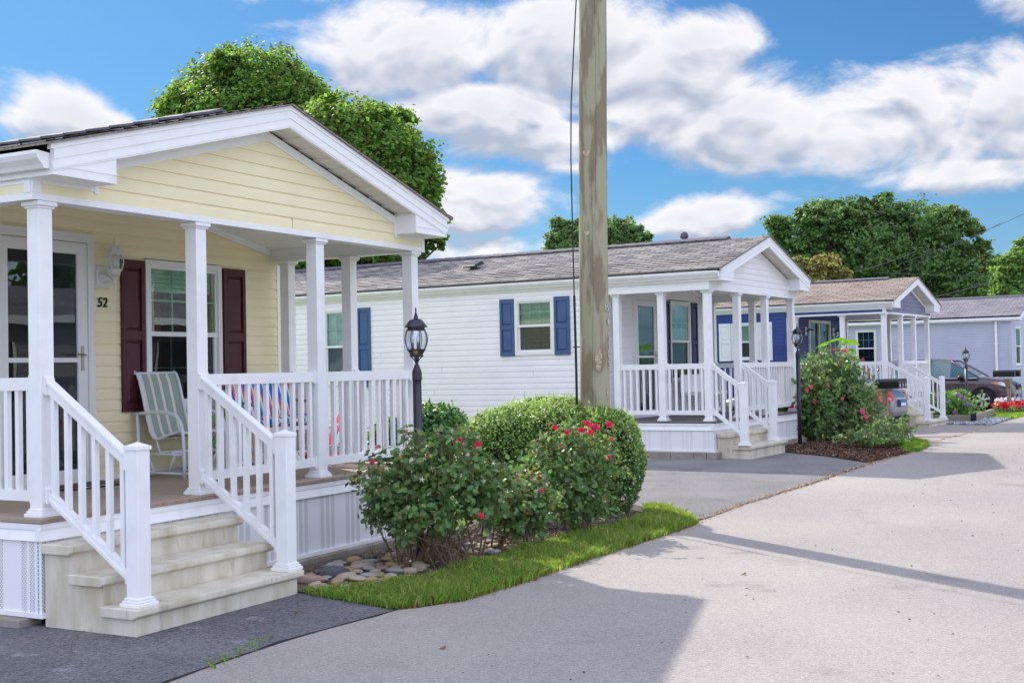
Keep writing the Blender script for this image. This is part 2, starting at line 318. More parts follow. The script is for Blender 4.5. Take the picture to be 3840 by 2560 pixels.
MT['leaf_rose'] = pmat('rose_leaf', (.11, .20, .068), .45, spec=.45, island=.55, trans=.35)
MT['leaf_young'] = pmat('young_rose_leaf', (.17, .26, .06), .5, island=.7, trans=.35)
MT['leaf_lime'] = pmat('lime_leaf', (.13, .31, .045), .45, island=.3, trans=.35)
MT['leaf_ash'] = pmat('ash_leaf', (.14, .25, .06), .5, island=.4, trans=.4)
MT['leaf_box'] = pmat('boxwood_leaf', (.075, .17, .032), .45, spec=.5, island=.5, trans=.3)
MT['leaf_boxtip'] = pmat('boxwood_tip', (.32, .46, .13), .5, island=.35, trans=.3)
MT['leaf_holly'] = pmat('holly_leaf', (.045, .14, .028), .42, spec=.6, island=.5, trans=.2)
MT['leaf_dry'] = pmat('dry_leaf', (.30, .11, .035), .8, island=.5)
MT['dark_core'] = pmat('inner_dark', (.012, .022, .008), 1)
MT['calyx'] = pmat('spent_calyx', (.58, .58, .38), .7, island=.4)
MT['petal_red'] = pmat('red_petal', (.62, .008, .045), .5, island=.25, trans=.15)
MT['petal_pink'] = pmat('pink_petal', (.75, .10, .20), .5, island=.25, trans=.2)
MT['petal_mauve'] = pmat('mauve_petal', (.38, .20, .50), .5, island=.3)
MT['petal_white'] = pmat('white_petal', (.8, .78, .8), .5)
MT['petal_scarlet'] = pmat('scarlet_petal', (.65, .01, .02), .5, island=.2)
MT['grass'] = pmat('grass_blade', (.15, .265, .05), .6, island=.45, trans=.5)
MT['grass_pale'] = pmat('pale_grass', (.36, .44, .12), .6, island=.4, trans=.4)
MT['grass_dry'] = pmat('dry_grass', (.5, .42, .18), .8, island=.4)
MT['stone_tan'] = pmat('tan_stone', (.50, .42, .32), .8, col2=(.38, .31, .23), nscale=9, bump=.3, bscale=40)
MT['stone_grey'] = pmat('grey_stone', (.38, .38, .36), .8, col2=(.28, .28, .27), nscale=9, bump=.3, bscale=40)
MT['stone_dark'] = pmat('dark_stone', (.07, .075, .085), .7, col2=(.11, .11, .12), nscale=9, bump=.3, bscale=40)
MT['stone_gold'] = pmat('golden_stone', (.43, .31, .17), .8, col2=(.33, .21, .10), nscale=9, bump=.3, bscale=40)
MT['stone_pink'] = pmat('pink_stone', (.42, .30, .25), .8, col2=(.33, .22, .18), nscale=9, bump=.3, bscale=40)

stain(MT['road'], 1.1, .60, .72, (.72, .70, .70), 3.0); stain(MT['road'], .22, .50, .68, (.86, .85, .86), 9.0, (1, .45, 1)); stain(MT['road'], 5.0, .68, .76, (.6, .58, .58), 1.0)
stain(MT['drive_dark'], 2.2, .60, .70, (1.9, 1.85, 1.8), 2.0); stain(MT['drive_grey'], 1.4, .58, .72, (.66, .66, .70), 5.0); stain(MT['drive_grey'], 4.0, .66, .74, (.55, .55, .6), 7.0)
stain(MT['concrete'], 9.0, .60, .74, (.62, .60, .55), 4.0, (1, 1, .35)); stain(MT['concrete'], 60.0, .66, .72, (.5, .48, .45), 4.0)
# ------------------------------------------------------------------ mesh helpers
class MB:
    def __init__(s): s.v = []; s.f = []; s.m = []
    def face(s, pts, m=0):
        k = len(s.v); s.v += [tuple(p) for p in pts]; s.f.append(tuple(range(k, k+len(pts)))); s.m.append(m)
    def hexa(s, p, m=0):
        k = len(s.v); s.v += [tuple(q) for q in p]
        for a in ((3, 2, 1, 0), (4, 5, 6, 7), (0, 1, 5, 4), (1, 2, 6, 5), (2, 3, 7, 6), (3, 0, 4, 7)):
            s.f.append(tuple(k+i for i in a)); s.m.append(m)
    def box(s, x0, x1, y0, y1, z0, z1, m=0):
        s.hexa([(x0, y0, z0), (x1, y0, z0), (x1, y1, z0), (x0, y1, z0), (x0, y0, z1), (x1, y0, z1), (x1, y1, z1), (x0, y1, z1)], m)
    def beam(s, a, b, w, h, m=0):
        """bar from a to b with vertical end faces"""
        a, b = Vector(a), Vector(b); d = (b-a); d.z = 0
        if d.length < 1e-6: d = Vector((1, 0, 0))
        d.normalize(); n = Vector((-d.y, d.x, 0))*w/2; u = Vector((0, 0, h/2))
        s.hexa([a-n-u, b-n-u, b+n-u, a+n-u, a-n+u, b-n+u, b+n+u, a+n+u], m)
    def prism(s, poly, vec, m=0):
        vec = Vector(vec); k = len(s.v); n = len(poly); s.v += [tuple(p) for p in poly]+[tuple(Vector(p)+vec) for p in poly]
        s.f.append(tuple(range(k, k+n))[::-1]); s.m.append(m); s.f.append(tuple(range(k+n, k+2*n))); s.m.append(m)
        for i in range(n):
            j = (i+1) % n; s.f.append((k+i, k+j, k+n+j, k+n+i)); s.m.append(m)
    def tube(s, pts, r, n=8, m=0, cap=True):
        pts = [Vector(p) for p in pts]; rs = r if isinstance(r, (list, tuple)) else [r]*len(pts); k0 = len(s.v); prev = None
        for i, p in enumerate(pts):
            d = (pts[min(i+1, len(pts)-1)]-pts[max(i-1, 0)]).normalized()
            if prev is None: a = d.orthogonal().normalized()
            else:
                a = prev-d*prev.dot(d); a = a.normalized() if a.length > 1e-6 else d.orthogonal().normalized()
            prev = a; b = d.cross(a)
            for j in range(n):
                t = 2*math.pi*j/n; s.v.append(tuple(p+(a*math.cos(t)+b*math.sin(t))*rs[i]))
        for i in range(len(pts)-1):
            for j in range(n):
                q = (j+1) % n; s.f.append((k0+i*n+j, k0+i*n+q, k0+(i+1)*n+q, k0+(i+1)*n+j)); s.m.append(m)
        if cap:
            s.f.append(tuple(k0+j for j in range(n))[::-1]); s.m.append(m); e = k0+(len(pts)-1)*n; s.f.append(tuple(e+j for j in range(n))); s.m.append(m)
    def lathe(s, prof, n=16, c=(0, 0, 0), m=0, ph=0):
        k0 = len(s.v)
        for r, z in prof:
            for j in range(n):
                t = 2*math.pi*j/n+ph; s.v.append((c[0]+r*math.cos(t), c[1]+r*math.sin(t), c[2]+z))
        for i in range(len(prof)-1):
            for j in range(n):
                q = (j+1) % n; s.f.append((k0+i*n+j, k0+i*n+q, k0+(i+1)*n+q, k0+(i+1)*n+j)); s.m.append(m)
    def build(s, name, mats, parent=None, smooth=False, bevel=0, loc=None):
        me = bpy.data.meshes.new(name); me.from_pydata(s.v, [], s.f)
        if not isinstance(mats, (list, tuple)): mats = [mats]
        for q in mats: me.materials.append(q)
        me.polygons.foreach_set('material_index', s.m)
        if smooth: me.polygons.foreach_set('use_smooth', [True]*len(s.f))
        if bevel:
            bm = bmesh.new(); bm.from_mesh(me); bmesh.ops.bevel(bm, geom=bm.edges[:], offset=bevel, segments=1, affect='EDGES'); bm.to_mesh(me); bm.free()
        me.update(); o = bpy.data.objects.new(name, me); C.objects.link(o)
        if parent: o.parent = parent
        if loc: o.location = loc
        return o

def tag(o, label=None, cat=None, group=None, kind=None):
    if label: o['label'] = label
    if cat: o['category'] = cat
    if group: o['group'] = group
    if kind: o['kind'] = kind
    return o
def empty(name, loc, rz=0):
    o = bpy.data.objects.new(name, None); o.empty_display_size = .2; C.objects.link(o); o.location = loc; o.rotation_euler = (0, 0, rz); return o
def copy_tree(o, parent=None):
    c = o.copy(); C.objects.link(c); c.parent = parent
    for ch in list(o.children): copy_tree(ch, c)
    return c
def S_(t): t = min(max(t, 0), 1); return t*t*(3-2*t)
def GZ(y): return .13*S_((y-12)/5.5)*(1-S_((y-23.5)/5.5))
def TH(v):  # piecewise linear on the same 0.5 m rows as the ground sheets
    k = math.floor(v/.5)*.5; t = (v-k)/.5; return GZ(k)*(1-t)+GZ(k+.5)*t
def sheet(name, pts, lift, mat, kind='structure'):
    bm = bmesh.new(); vs_ = [bm.verts.new((x, y, 0)) for x, y in pts]; bm.faces.new(vs_); bmesh.ops.triangulate(bm, faces=bm.faces[:])
    y = 11.5
    while y <= 30:
        bmesh.ops.bisect_plane(bm, geom=bm.verts[:]+bm.edges[:]+bm.faces[:], plane_co=(0, y, 0), plane_no=(0, 1, 0)); y += .5
    for v in bm.verts: v.co.z = TH(v.co.y)+lift
    bmesh.ops.recalc_face_normals(bm, faces=bm.faces[:])
    if bm.faces[:][0].normal.z < 0: bmesh.ops.reverse_faces(bm, faces=bm.faces[:])
    me = bpy.data.meshes.new(name); bm.to_mesh(me); bm.free(); me.materials.append(mat)
    o = bpy.data.objects.new(name, me); C.objects.link(o); o['kind'] = kind; return o
def text_mesh(name, s, size, mat, parent, loc, rot, ext=.004, align='CENTER', shear=0):
    cu = bpy.data.curves.new('lettering', 'FONT'); cu.body = s; cu.size = size; cu.extrude = ext; cu.align_x = align; cu.align_y = 'CENTER'; cu.shear = shear; cu.offset = size*.012
    t = bpy.data.objects.new('lettering', cu); C.objects.link(t)
    me = bpy.data.meshes.new_from_object(t); bpy.data.objects.remove(t)
    me.materials.clear(); me.materials.append(mat); o = bpy.data.objects.new(name, me); C.objects.link(o); o.parent = parent; o.location = loc; o.rotation_euler = rot; return o

# ------------------------------------------------------------------ house building kit (local x along the street front, y into the lot, z up; D = deck height)
def siding(mb, o, X, Nn, z0, z1, xf, holes=(), lap=.103, t=.013):
    """real lapped boards: every course leans out at its foot"""
    o, X, Nn = Vector(o), Vector(X), Vector(Nn); k = 0; z = z0
    while z < z1-.004:
        zb = min(z+lap, z1); zm = (z+zb)/2
        a0, a1 = xf(z); b0, b1 = xf(zb)
        iv = [(0., 1.)]
        for xa, xb, zc, zd in holes:
            if zc < zm < zd:
                w = max(1e-6, (a1-a0)); fa, fb = (xa-a0)/w, (xb-a0)/w; nw = []
                for p, q in iv:
                    if fb <= p or fa >= q: nw.append((p, q)); continue
                    if fa > p: nw.append((p, fa))
                    if fb < q: nw.append((fb, q))
                iv = nw
        for p, q in iv:
            A = o+X*(a0+(a1-a0)*p)+Nn*t+Vector((0, 0, z)); B = o+X*(a0+(a1-a0)*q)+Nn*t+Vector((0, 0, z))
            Cc = o+X*(b0+(b1-b0)*q)+Nn*.001+Vector((0, 0, zb)); Dd = o+X*(b0+(b1-b0)*p)+Nn*.001+Vector((0, 0, zb))
            # Dutch lap: upper third recedes quickly
            E1 = A+(Dd-A)*.62+Nn*.0045; E2 = B+(Cc-B)*.62+Nn*.0045
            A0 = A-Nn*.012; B0 = B-Nn*.012
            mb.face([A0, B0, B, A]); mb.face([A, B, E2, E1]); mb.face([E1, E2, Cc, Dd])
        z = zb; k += 1

def joints(root, o, X, Nn, x0, x1, z0, z1, n, mat, seed, lap=.103):
    g = np.random.default_rng(seed); b = MB()
    for _ in range(n):
        x = g.uniform(x0, x1); k = int(g.integers(0, max(1, int((z1-z0)/lap)-1))); z = z0+k*lap
        wbox(b, o, X, Nn, x, x+.0035, z+.002, z+lap-.006, .0, .0150)
    b.build('siding_joint', mat, root)
def wbox(mb, o, X, Nn, x0, x1, z0, z1, n0, n1, m=0):
    """box on a wall plane: x along the wall, n outwards"""
    o, X, Nn = Vector(o), Vector(X), Vector(Nn); Z = Vector((0, 0, 1)); P = lambda x, n, z: o+X*x+Nn*n+Z*z
    q = [P(x0, n1, z0), P(x1, n1, z0), P(x1, n0, z0), P(x0, n0, z0), P(x0, n1, z1), P(x1, n1, z1), P(x1, n0, z1), P(x0, n0, z1)]
    if X.cross(Z).dot(Nn) < 0: q = [q[1], q[0], q[3], q[2], q[5], q[4], q[7], q[6]]
    mb.hexa(q, m)

def window(root, o, X, Nn, x0, x1, z0, z1, meet, cols=3, rows=2, blind='full', case=.055, low_grid=True, label=None):
    f = MB(); W = lambda *a, m=0: wbox(f, o, X, Nn, *a, m)
    W(x0, x1, z1-case, z1, -.02, .034); W(x0, x1, z0, z0+case, -.02, .034); W(x0, x0+case, z0+case, z1-case, -.02, .034); W(x1-case, x1, z0+case, z1-case, -.02, .034)
    gx0, gx1 = x0+case, x1-case; s = .03
    # sash frames: upper proud, lower set back
    W(gx0, gx1, meet-.022, meet+.022, -.03, .026)
    W(gx0, gx0+s, meet+.022, z1-case, -.03, .016); W(gx1-s, gx1, meet+.022, z1-case, -.03, .016); W(gx0+s, gx1-s, z1-case-s, z1-case, -.03, .016)
    W(gx0, gx0+s+.01, z0+case, meet-.022, -.05, .006); W(gx1-s-.01, gx1, z0+case, meet-.022, -.05, .006); W(gx0+s+.01, gx1-s-.01, z0+case, z0+case+s+.01, -.05, .006)
    fo = f.build('window_frame', MT['frame'], root, bevel=0)
    if label: fo['label'] = label
    g = MB(); u = MB()
    for (za, zb, n, on) in ((meet+.022, z1-case-s, .004, True), (z0+case+s+.01, meet-.022, -.018, low_grid)):
        if on:
            for i in range(1, cols):
                x = gx0+s+(gx1-gx0-2*s)*i/cols; wbox(u, o, X, Nn, x-.008, x+.008, za, zb, n-.012, n-.004)
            for j in range(1, rows):
                z = za+(zb-za)*j/rows; wbox(u, o, X, Nn, gx0+s, gx1-s, z-.008, z+.008, n-.0115, n-.0045)
    if u.f: u.build('muntin', MT['muntin'], fo)
    for nm, za, zb, n, mt in (('pane', meet+.02, z1-case-s, .006, 'glass'), ('pane', z0+case+s, meet-.02, -.016, 'glass_dark')):
        g = MB(); wbox(g, o, X, Nn, gx0+.02, gx1-.02, za, zb, n-.003, n); g.build(nm, MT[mt], fo)
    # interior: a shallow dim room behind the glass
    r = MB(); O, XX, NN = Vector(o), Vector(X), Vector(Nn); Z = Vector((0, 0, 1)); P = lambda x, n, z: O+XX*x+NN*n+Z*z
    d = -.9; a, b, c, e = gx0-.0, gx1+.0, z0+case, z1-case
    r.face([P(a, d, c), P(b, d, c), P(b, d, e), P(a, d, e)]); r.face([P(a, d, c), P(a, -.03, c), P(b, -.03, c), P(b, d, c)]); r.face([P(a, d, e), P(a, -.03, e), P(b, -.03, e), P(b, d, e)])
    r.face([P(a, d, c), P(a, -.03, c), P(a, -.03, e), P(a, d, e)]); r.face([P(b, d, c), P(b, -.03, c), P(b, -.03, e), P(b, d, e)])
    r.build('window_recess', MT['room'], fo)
    if blind in ('full', 'top'):
        bl = MB(); z = e-.02; stop = c+.02 if blind == 'full' else meet+(e-meet)*.15
        while z > stop:
            p, q = P(gx0+.03, -.06, z), P(gx1-.03, -.06, z); w = NN*.012+Z*.0185
            bl.face([p-w, q-w, q+w, p+w]); z -= .042
        wbox(bl, o, X, Nn, gx0+.03, gx1-.03, e-.045, e-.002, -.09, -.045)
        bl.build('blind', MT['blind'], fo)
    if blind == 'curtain':
        for k in (0, 1):
            cm = MB(); n = 14; xs = [gx0+.05+(gx1-gx0)*(.06+.16*i/n+.62*k) for i in range(n+1)]
            for i in range(n):
                w0, w1 = -.10+.018*math.sin(i*1.6), -.10+.018*math.sin((i+1)*1.6)
                cm.face([P(xs[i], w0, c), P(xs[i+1], w1, c), P(xs[i+1], w1, e), P(xs[i], w0, e)])
            cm.build('curtain', MT['curtain_red'], fo)
        bl = MB()
        for i in range(5):
            wbox(bl, o, X, Nn, gx0+.03, gx1-.03, e-.02-.045*(i+1), e-.02-.045*i-.004, -.075-.004*(i % 2), -.06)
        bl.build('blind', MT['blind'], fo)
    if blind == 'lace':
        cm = MB(); n = 16
        for i in range(n):
            xa, xb = gx0+.02+(gx1-gx0-.04)*i/n, gx0+.02+(gx1-gx0-.04)*(i+1)/n
            za = meet+.24+.035*abs(math.sin(i*.62)); zb = meet+.24+.035*abs(math.sin((i+1)*.62))
            cm.face([P(xa, -.05+.006*(i % 2), meet+.03), P(xb, -.05+.006*((i+1) % 2), meet+.03), P(xb, -.05, zb), P(xa, -.05, za)])
        cm.build('curtain', MT['curtain'], fo)
    return fo

def shutter(root, o, X, Nn, x0, x1, z0, z1, mat):
    f = MB(); W = lambda *a: wbox(f, o, X, Nn, *a)
    st = .045; mid = z0+(z1-z0)*.5; n = .012
    W(x0, x1, z0, z1, n, n+.010)
    W(x0, x0+st, z0, z1, n+.010, n+.030); W(x1-st, x1, z0, z1, n+.010, n+.030)
    for za, zb in ((z0, z0+.075), (mid-.04, mid+.04), (z1-.075, z1)): W(x0+st, x1-st, za, zb, n+.010, n+.0285)
    O, XX, NN = Vector(o), Vector(X), Vector(Nn); Z = Vector((0, 0, 1)); P = lambda x, q, z: O+XX*x+NN*q+Z*z
    for za, zb in ((z0+.075, mid-.04), (mid+.04, z1-.075)):      # raised panels
        a, b, c, d = x0+st+.012, x1-st-.012, za+.014, zb-.014; i = .022
        lo = [P(a, n+.011, c), P(b, n+.011, c), P(b, n+.011, d), P(a, n+.011, d)]; hi = [P(a+i, n+.025, c+i), P(b-i, n+.025, c+i), P(b-i, n+.025, d-i), P(a+i, n+.025, d-i)]
        f.face(hi)
        for j in range(4): f.face([lo[j], lo[(j+1) % 4], hi[(j+1) % 4], hi[j]])
    for sx in (x0+st*.5, x1-st*.5):
        for sz in (z0+.05, mid, z1-.05):
            c = P(sx, n+.033, sz); f.lathe([(.009, -.002), (.007, .003), (.001, .005)], 6, tuple(c))
    return f.build('shutter', mat, root)

def post(root, x, y, z0, z1, nm='porch_post', w=.118, cap=True, pyramid=False, base=True):
    b = MB(); b.box(x-w/2, x+w/2, y-w/2, y+w/2, z0+.001, z1); o = b.build(nm, MT['white'], root, bevel=.004)
    if base:
        c = MB(); c.box(x-.088, x+.088, y-.088, y+.088, z0, z0+.026); c.box(x-.078, x+.078, y-.078, y+.078, z0+.026, z0+.042); c.box(x-.068, x+.068, y-.068, y+.068, z0+.042, z0+.058); c.build('post_base', MT['white'], o, bevel=.004)
    if cap and not pyramid:
        c = MB(); c.box(x-.085, x+.085, y-.085, y+.085, z1-.034, z1-.002); c.box(x-.072, x+.072, y-.072, y+.072, z1-.05, z1-.034); c.build('post_cap', MT['white'], o, bevel=.004)
    if pyramid:
        c = MB(); q = w/2+.008; c.box(x-q, x+q, y-q, y+q, z1, z1+.022)
        P = [(x-q, y-q, z1+.022), (x+q, y-q, z1+.022), (x+q, y+q, z1+.022), (x-q, y+q, z1+.022)]
        for i in range(4): c.face([P[i], P[(i+1) % 4], (x, y, z1+.052)])
        c.build('post_cap', MT['white'], o)
    return o

def railing(root, a, b, zt0, zt1, zb0, zb1, n=None, nm='railing', hand=.09, gap=.121):
    """a, b: plan ends; zt/zb: top of the top and bottom rails at each end"""
    a, b = Vector((*a, 0)), Vector((*b, 0)); d = (b-a); Ln = d.length; d.normalize()
    o = empty(nm, (0, 0, 0)); o.parent = root
    for part, z0, z1, hh in (('top_rail', zt0, zt1, hand), ('bottom_rail', zb0, zb1, .072)):
        r = MB(); r.beam(a+Vector((0, 0, z0-hh/2)), b+Vector((0, 0, z1-hh/2)), .05, hh)
        if abs(zt0-zt1) > .1:    # sloped rails have a moulded lip along the side
            if part == 'top_rail': r.beam(a+Vector((0, 0, z0-.012)), b+Vector((0, 0, z1-.012)), .072, .020); r.beam(a+Vector((0, 0, z0-.045)), b+Vector((0, 0, z1-.045)), .058, .018)
            else: r.beam(a+Vector((0, 0, z0-.045)), b+Vector((0, 0, z1-.045)), .062, .016)
        for e, s in ((a, 1), (b, -1)):   # brackets
            zt = z0 if s == 1 else z1; sl_ = (z1-z0)/Ln
            r.beam(e+Vector((0, 0, zt-hh/2)), e+d*s*.028+Vector((0, 0, zt+sl_*s*s*.028*s-hh/2)), .074, hh+.028)
        r.build(part, MT['white'], o)
    sl = (zt1-zt0)/Ln; slb = (zb1-zb0)/Ln
    k = max(1, round(Ln/gap)); st = Ln/k
    for i in range(k):
        s = st*(i+.5); p = a+d*s; bt = MB(); h = .018
        X = d*h; Y = Vector((-d.y, d.x, 0))*h; t0 = zb0+slb*s-.02; t1 = zt0+sl*s-hand+.01
        q = [p-X-Y, p+X-Y, p+X+Y, p-X+Y]; bt.hexa([v+Vector((0, 0, t0)) for v in q]+[v+Vector((0, 0, t1)) for v in q]); bt.build('baluster', MT['white'], o)
    return o

def make_lantern(mb, z, sc=1, mm=0, mg=1, mbr=2, c=(0, 0)):
    """eight-sided lantern standing on z; materials: metal, glass, brass; returns top height"""
    cx, cy = c; q = sc; Pp = lambda r, h: (r*q, z+h*q)
    mb.lathe([Pp(.012, -.03), Pp(.020, 0), Pp(.024, .012), Pp(.012, .02)], 8, (cx, cy, 0), mm)
    for j in range(8):
        t = 2*math.pi*(j+.5)/8; cs, sn = math.cos(t), math.sin(t)
        mb.tube([(cx+.014*q*cs, cy+.014*q*sn, z), (cx+.026*q*cs, cy+.026*q*sn, z+.012*q), (cx+.052*q*cs, cy+.052*q*sn, z+.04*q)], .0045*q, 5, mm)
    mb.tube([(cx, cy, z), (cx, cy, z+.05*q)], .009*q, 6, mm)
    ph = math.pi/8
    mb.lathe([Pp(.0, .038), Pp(.062, .038), Pp(.066, .046), Pp(.060, .055), Pp(.060, .060), Pp(.082, .096), Pp(.089, .098), Pp(.089, .104), Pp(.083, .106), Pp(.0, .104)], 8, (cx, cy, 0), mm, ph)
    for j in range(8):     # brass inlays in every second face of the gallery
        t = 2*math.pi*j/8
        if j % 2: continue
        n = Vector((math.cos(t), math.sin(t), 0)); s = Vector((-n.y, n.x, 0))
        lo = Vector((cx, cy, 0))+n*.0575*q; hi = Vector((cx, cy, 0))+n*.0752*q
        a, b = z+.062*q, z+.092*q
        mb.face([lo-s*.017*q+Vector((0, 0, a)), lo+s*.017*q+Vector((0, 0, a)), hi+s*.022*q+Vector((0, 0, b)), hi-s*.022*q+Vector((0, 0, b))], mbr)
    prof = [(.079, .104), (.094, .135), (.103, .170), (.106, .195), (.103, .220), (.094, .248), (.083, .272)]
    mb.lathe([Pp(r-.004, h) for r, h in prof], 24, (cx, cy, 0), mg)
    for j in range(8):
        t = 2*math.pi*j/8+ph; mb.tube([(cx+r*q*math.cos(t), cy+r*q*math.sin(t), z+h*q) for r, h in prof], .0042*q, 5, mm)
    mb.lathe([Pp(.0, .268), Pp(.085, .268), Pp(.088, .276), Pp(.080, .282), Pp(.080, .295), Pp(.108, .300), Pp(.107, .306), Pp(.092, .318), Pp(.078, .336), Pp(.062, .358), Pp(.048, .366), Pp(.024, .372),
              Pp(.021, .378), Pp(.020, .392), Pp(.013, .410), Pp(.013, .418), Pp(.007, .424), Pp(.0085, .432), Pp(.005, .440), Pp(.0085, .450), Pp(.0055, .458), Pp(.0075, .466), Pp(.001, .472)], 8, (cx, cy, 0), mm, ph)
    return z+.472*q

def house(name, label, A, yaw, deckz, W, c, depth, L, side_mat, gable_mat, strip, roof_mat, deck_mats, ridge_z, posts_f, posts_l, posts_r, rails, front, side, group=None, tail_z=None):
    rz = math.pi/2-R(yaw); base = TH(A[1]+.3); D = deckz-base
    root = empty(name, (A[0], A[1], base), rz); tag(root, label, 'house', 'manufactured houses along the lane' if group is None else group)
    BM = 2.165      # underside of porch beams above deck
    eave = 2.31; hw = max(c, W-c)
    slope = (ridge_z-.21-2.33)/(c+.03)
    fb = lambda x: ridge_z-.21-slope*abs(x-c)            # underside of the rake board
    Z = lambda z: D+z
    white = MT['white']
    # --- gable above the porch beam
    g = MB(); y = .06
    siding(g, (0, y, D), (1, 0, 0), (0, -1, 0), BM+.045, fb(c)-.08, lambda z: ((.04, W-.04) if z < eave+.06 else (max(.04, c-(fb(c)-z-.07)/slope), min(W-.04, c+(fb(c)-z-.07)/slope))))
    g.box(.02, W-.02, y+.015, y+.03, Z(BM+.01), Z(eave+.05)); go = g.build('gable_wall', MT[gable_mat], root)
    bk = MB(); bk.prism([(.02, y+.02, Z(eave)), (W-.02, y+.02, Z(eave)), (c, y+.02, Z(fb(c)-.01))], (0, .05, 0)); bk.build('gable_backing', white, root)
    t = MB()
    t.box(0, W, y-.016, y+.13, Z(BM), Z(BM+.046)); t.box(0, .075, y-.017, y+.05, Z(BM+.047), Z(eave)); t.box(W-.055, W, y-.017, y+.05, Z(BM+.047), Z(eave))
    t.box(.076, .56, y-.019, y+.01, Z(eave-.032), Z(eave-.001)); t.box(W-.52, W-.056, y-.019, y+.01, Z(eave-.032), Z(eave-.001)); t.box(.545, .575, y-.024, y+.01, Z(eave-.05), Z(eave+.03)); t.box(W-.55, W-.52, y-.024, y+.01, Z(eave-.04), Z(eave+.1))
    for s in (-1, 1):    # frieze along the rakes
        x1 = c+s*(c-.30 if s < 0 else W-c-.30)
        P = lambda x, dz: (x, y-.020, Z(fb(x)+dz))
        t.prism([P(c, -.005), P(x1, -.005), P(x1, -.085), P(c, -.085)], (0, .03, 0))
    t.build('gable_trim', white, root)
    # --- rake fascia, box returns, drip edge
    f = MB(); v0 = -.20; xl, xr = -.035, W+.045
    for s, xe in ((-1, xl), (1, xr)):
        P = lambda x, dz, yy: (x, yy, Z(fb(x)+dz))
        f.prism([P(c, 0, v0), P(xe, 0, v0), P(xe, .15, v0), P(c, .15, v0)], (0, .03, 0))
        f.prism([P(c, .012, v0-.004), P(xe, .012, v0-.004), P(xe, .030, v0-.004), P(c, .030, v0-.004)], (0, .01, 0))
        f.prism([P(c, .078, v0-.006), P(xe, .078, v0-.006), P(xe, .150, v0-.006), P(c, .150, v0-.006)], (0, .01, 0))
        f.prism([P(c, .150, v0-.014), P(xe+s*.03, .150, v0-.014), P(xe+s*.03, .195, v0-.014), P(c, .195, v0-.014)], (0, .035, 0))
        # box return under the eave end
        xi = .527 if s < 0 else W-.525
        zb_ = Z(eave-.004)
        if s < 0: poly = [(xl+.001, v0+.006, zb_), (xi, v0+.006, zb_), (xi, v0+.006, Z(fb(xi)+.02)), (xl+.001, v0+.006, Z(fb(xl)+.02))]
        else: poly = [(xi, v0+.006, zb_), (xr-.001, v0+.006, zb_), (xr-.001, v0+.006, Z(fb(xr)+.02)), (xi, v0+.006, Z(fb(xi)+.02))]
        f.prism(poly, (0, .255, 0))
        f.box(min(xi, xe), max(xi, xe), v0+.002, v0+.006, zb_+.0, zb_+.018)
        f.box(min(xi, xe), max(xi, xe), v0+.001, v0+.006, zb_+.06, zb_+.075)
    f.build('rake_fascia', white, root)
    s_ = MB()    # soffit under the rake, ribbed
    for s in (-1, 1):
        xe = .53 if s < 0 else W-.53; n = 9
        for i in range(n):
            xa, xb = c+(xe-c)*i/n, c+(xe-c)*(i+1)/n; e = .012
            s_.face([(xa, v0+.03, Z(fb(xa)+.012)), (xb, v0+.03, Z(fb(xb)+.026)), (xb, .06, Z(fb(xb)+.026)), (xa, .06, Z(fb(xa)+.012))])
            s_.face([(xb, v0+.03, Z(fb(xb)+.026)), (xb, v0+.03, Z(fb(xb)+.012)), (xb, .06, Z(fb(xb)+.012)), (xb, .06, Z(fb(xb)+.026))])
    s_.build('soffit', MT['cream'], root)
    # --- roof: stepped shingle courses on both slopes
    r = MB(); e = .125; top = lambda x: Z(fb(c)+.205-slope*abs(x-c))
    for s in (-1, 1):
        xe = c+s*((c+e) if s < 0 else (W-c+e)); n = max(8, round(abs(xe-c)*math.sqrt(1+slope*slope)/.142))
        for i in range(n):
            xa, xb = c+(xe-c)*i/n, c+(xe-c)*(i+1)/n; y0, y1 = v0-.035, L+.1
            r.face([(xa, y0, top(xa)), (xa, y1, top(xa)), (xb, y1, top(xb)+.009), (xb, y0, top(xb)+.009)])
            r.face([(xb, y0, top(xb)+.009), (xb, y1, top(xb)+.009), (xb, y1, top(xb)-.001), (xb, y0, top(xb)-.001)])
        r.prism([(c, v0-.034, top(c)-.004), (xe, v0-.034, top(xe)-.004), (xe, v0-.034, top(xe)-.020), (c, v0-.034, top(c)-.020)], (0, L+.1-v0+.03, 0), 1)
    ro = r.build('roof', [MT[roof_mat], MT['shingle_edge']], root)
    rc = MB(); a = .15
    for yy0 in np.arange(.55, L, .30):
        yy1 = yy0+.31
        rc.hexa([(c-a, yy0, top(c-a)+.015), (c, yy0, top(c)+.022), (c, yy1, top(c)+.034), (c-a, yy1, top(c-a)+.027), (c-a, yy0, top(c-a)+.040), (c, yy0, top(c)+.050), (c, yy1, top(c)+.058), (c-a, yy1, top(c-a)+.048)])
        rc.hexa([(c, yy0, top(c)+.022), (c+a, yy0, top(c+a)+.015), (c+a, yy1, top(c+a)+.027), (c, yy1, top(c)+.034), (c, yy0, top(c)+.050), (c+a, yy0, top(c+a)+.040), (c+a, yy1, top(c+a)+.048), (c, yy1, top(c)+.058)])
    rc.build('ridge_cap', MT['ridge'], ro)
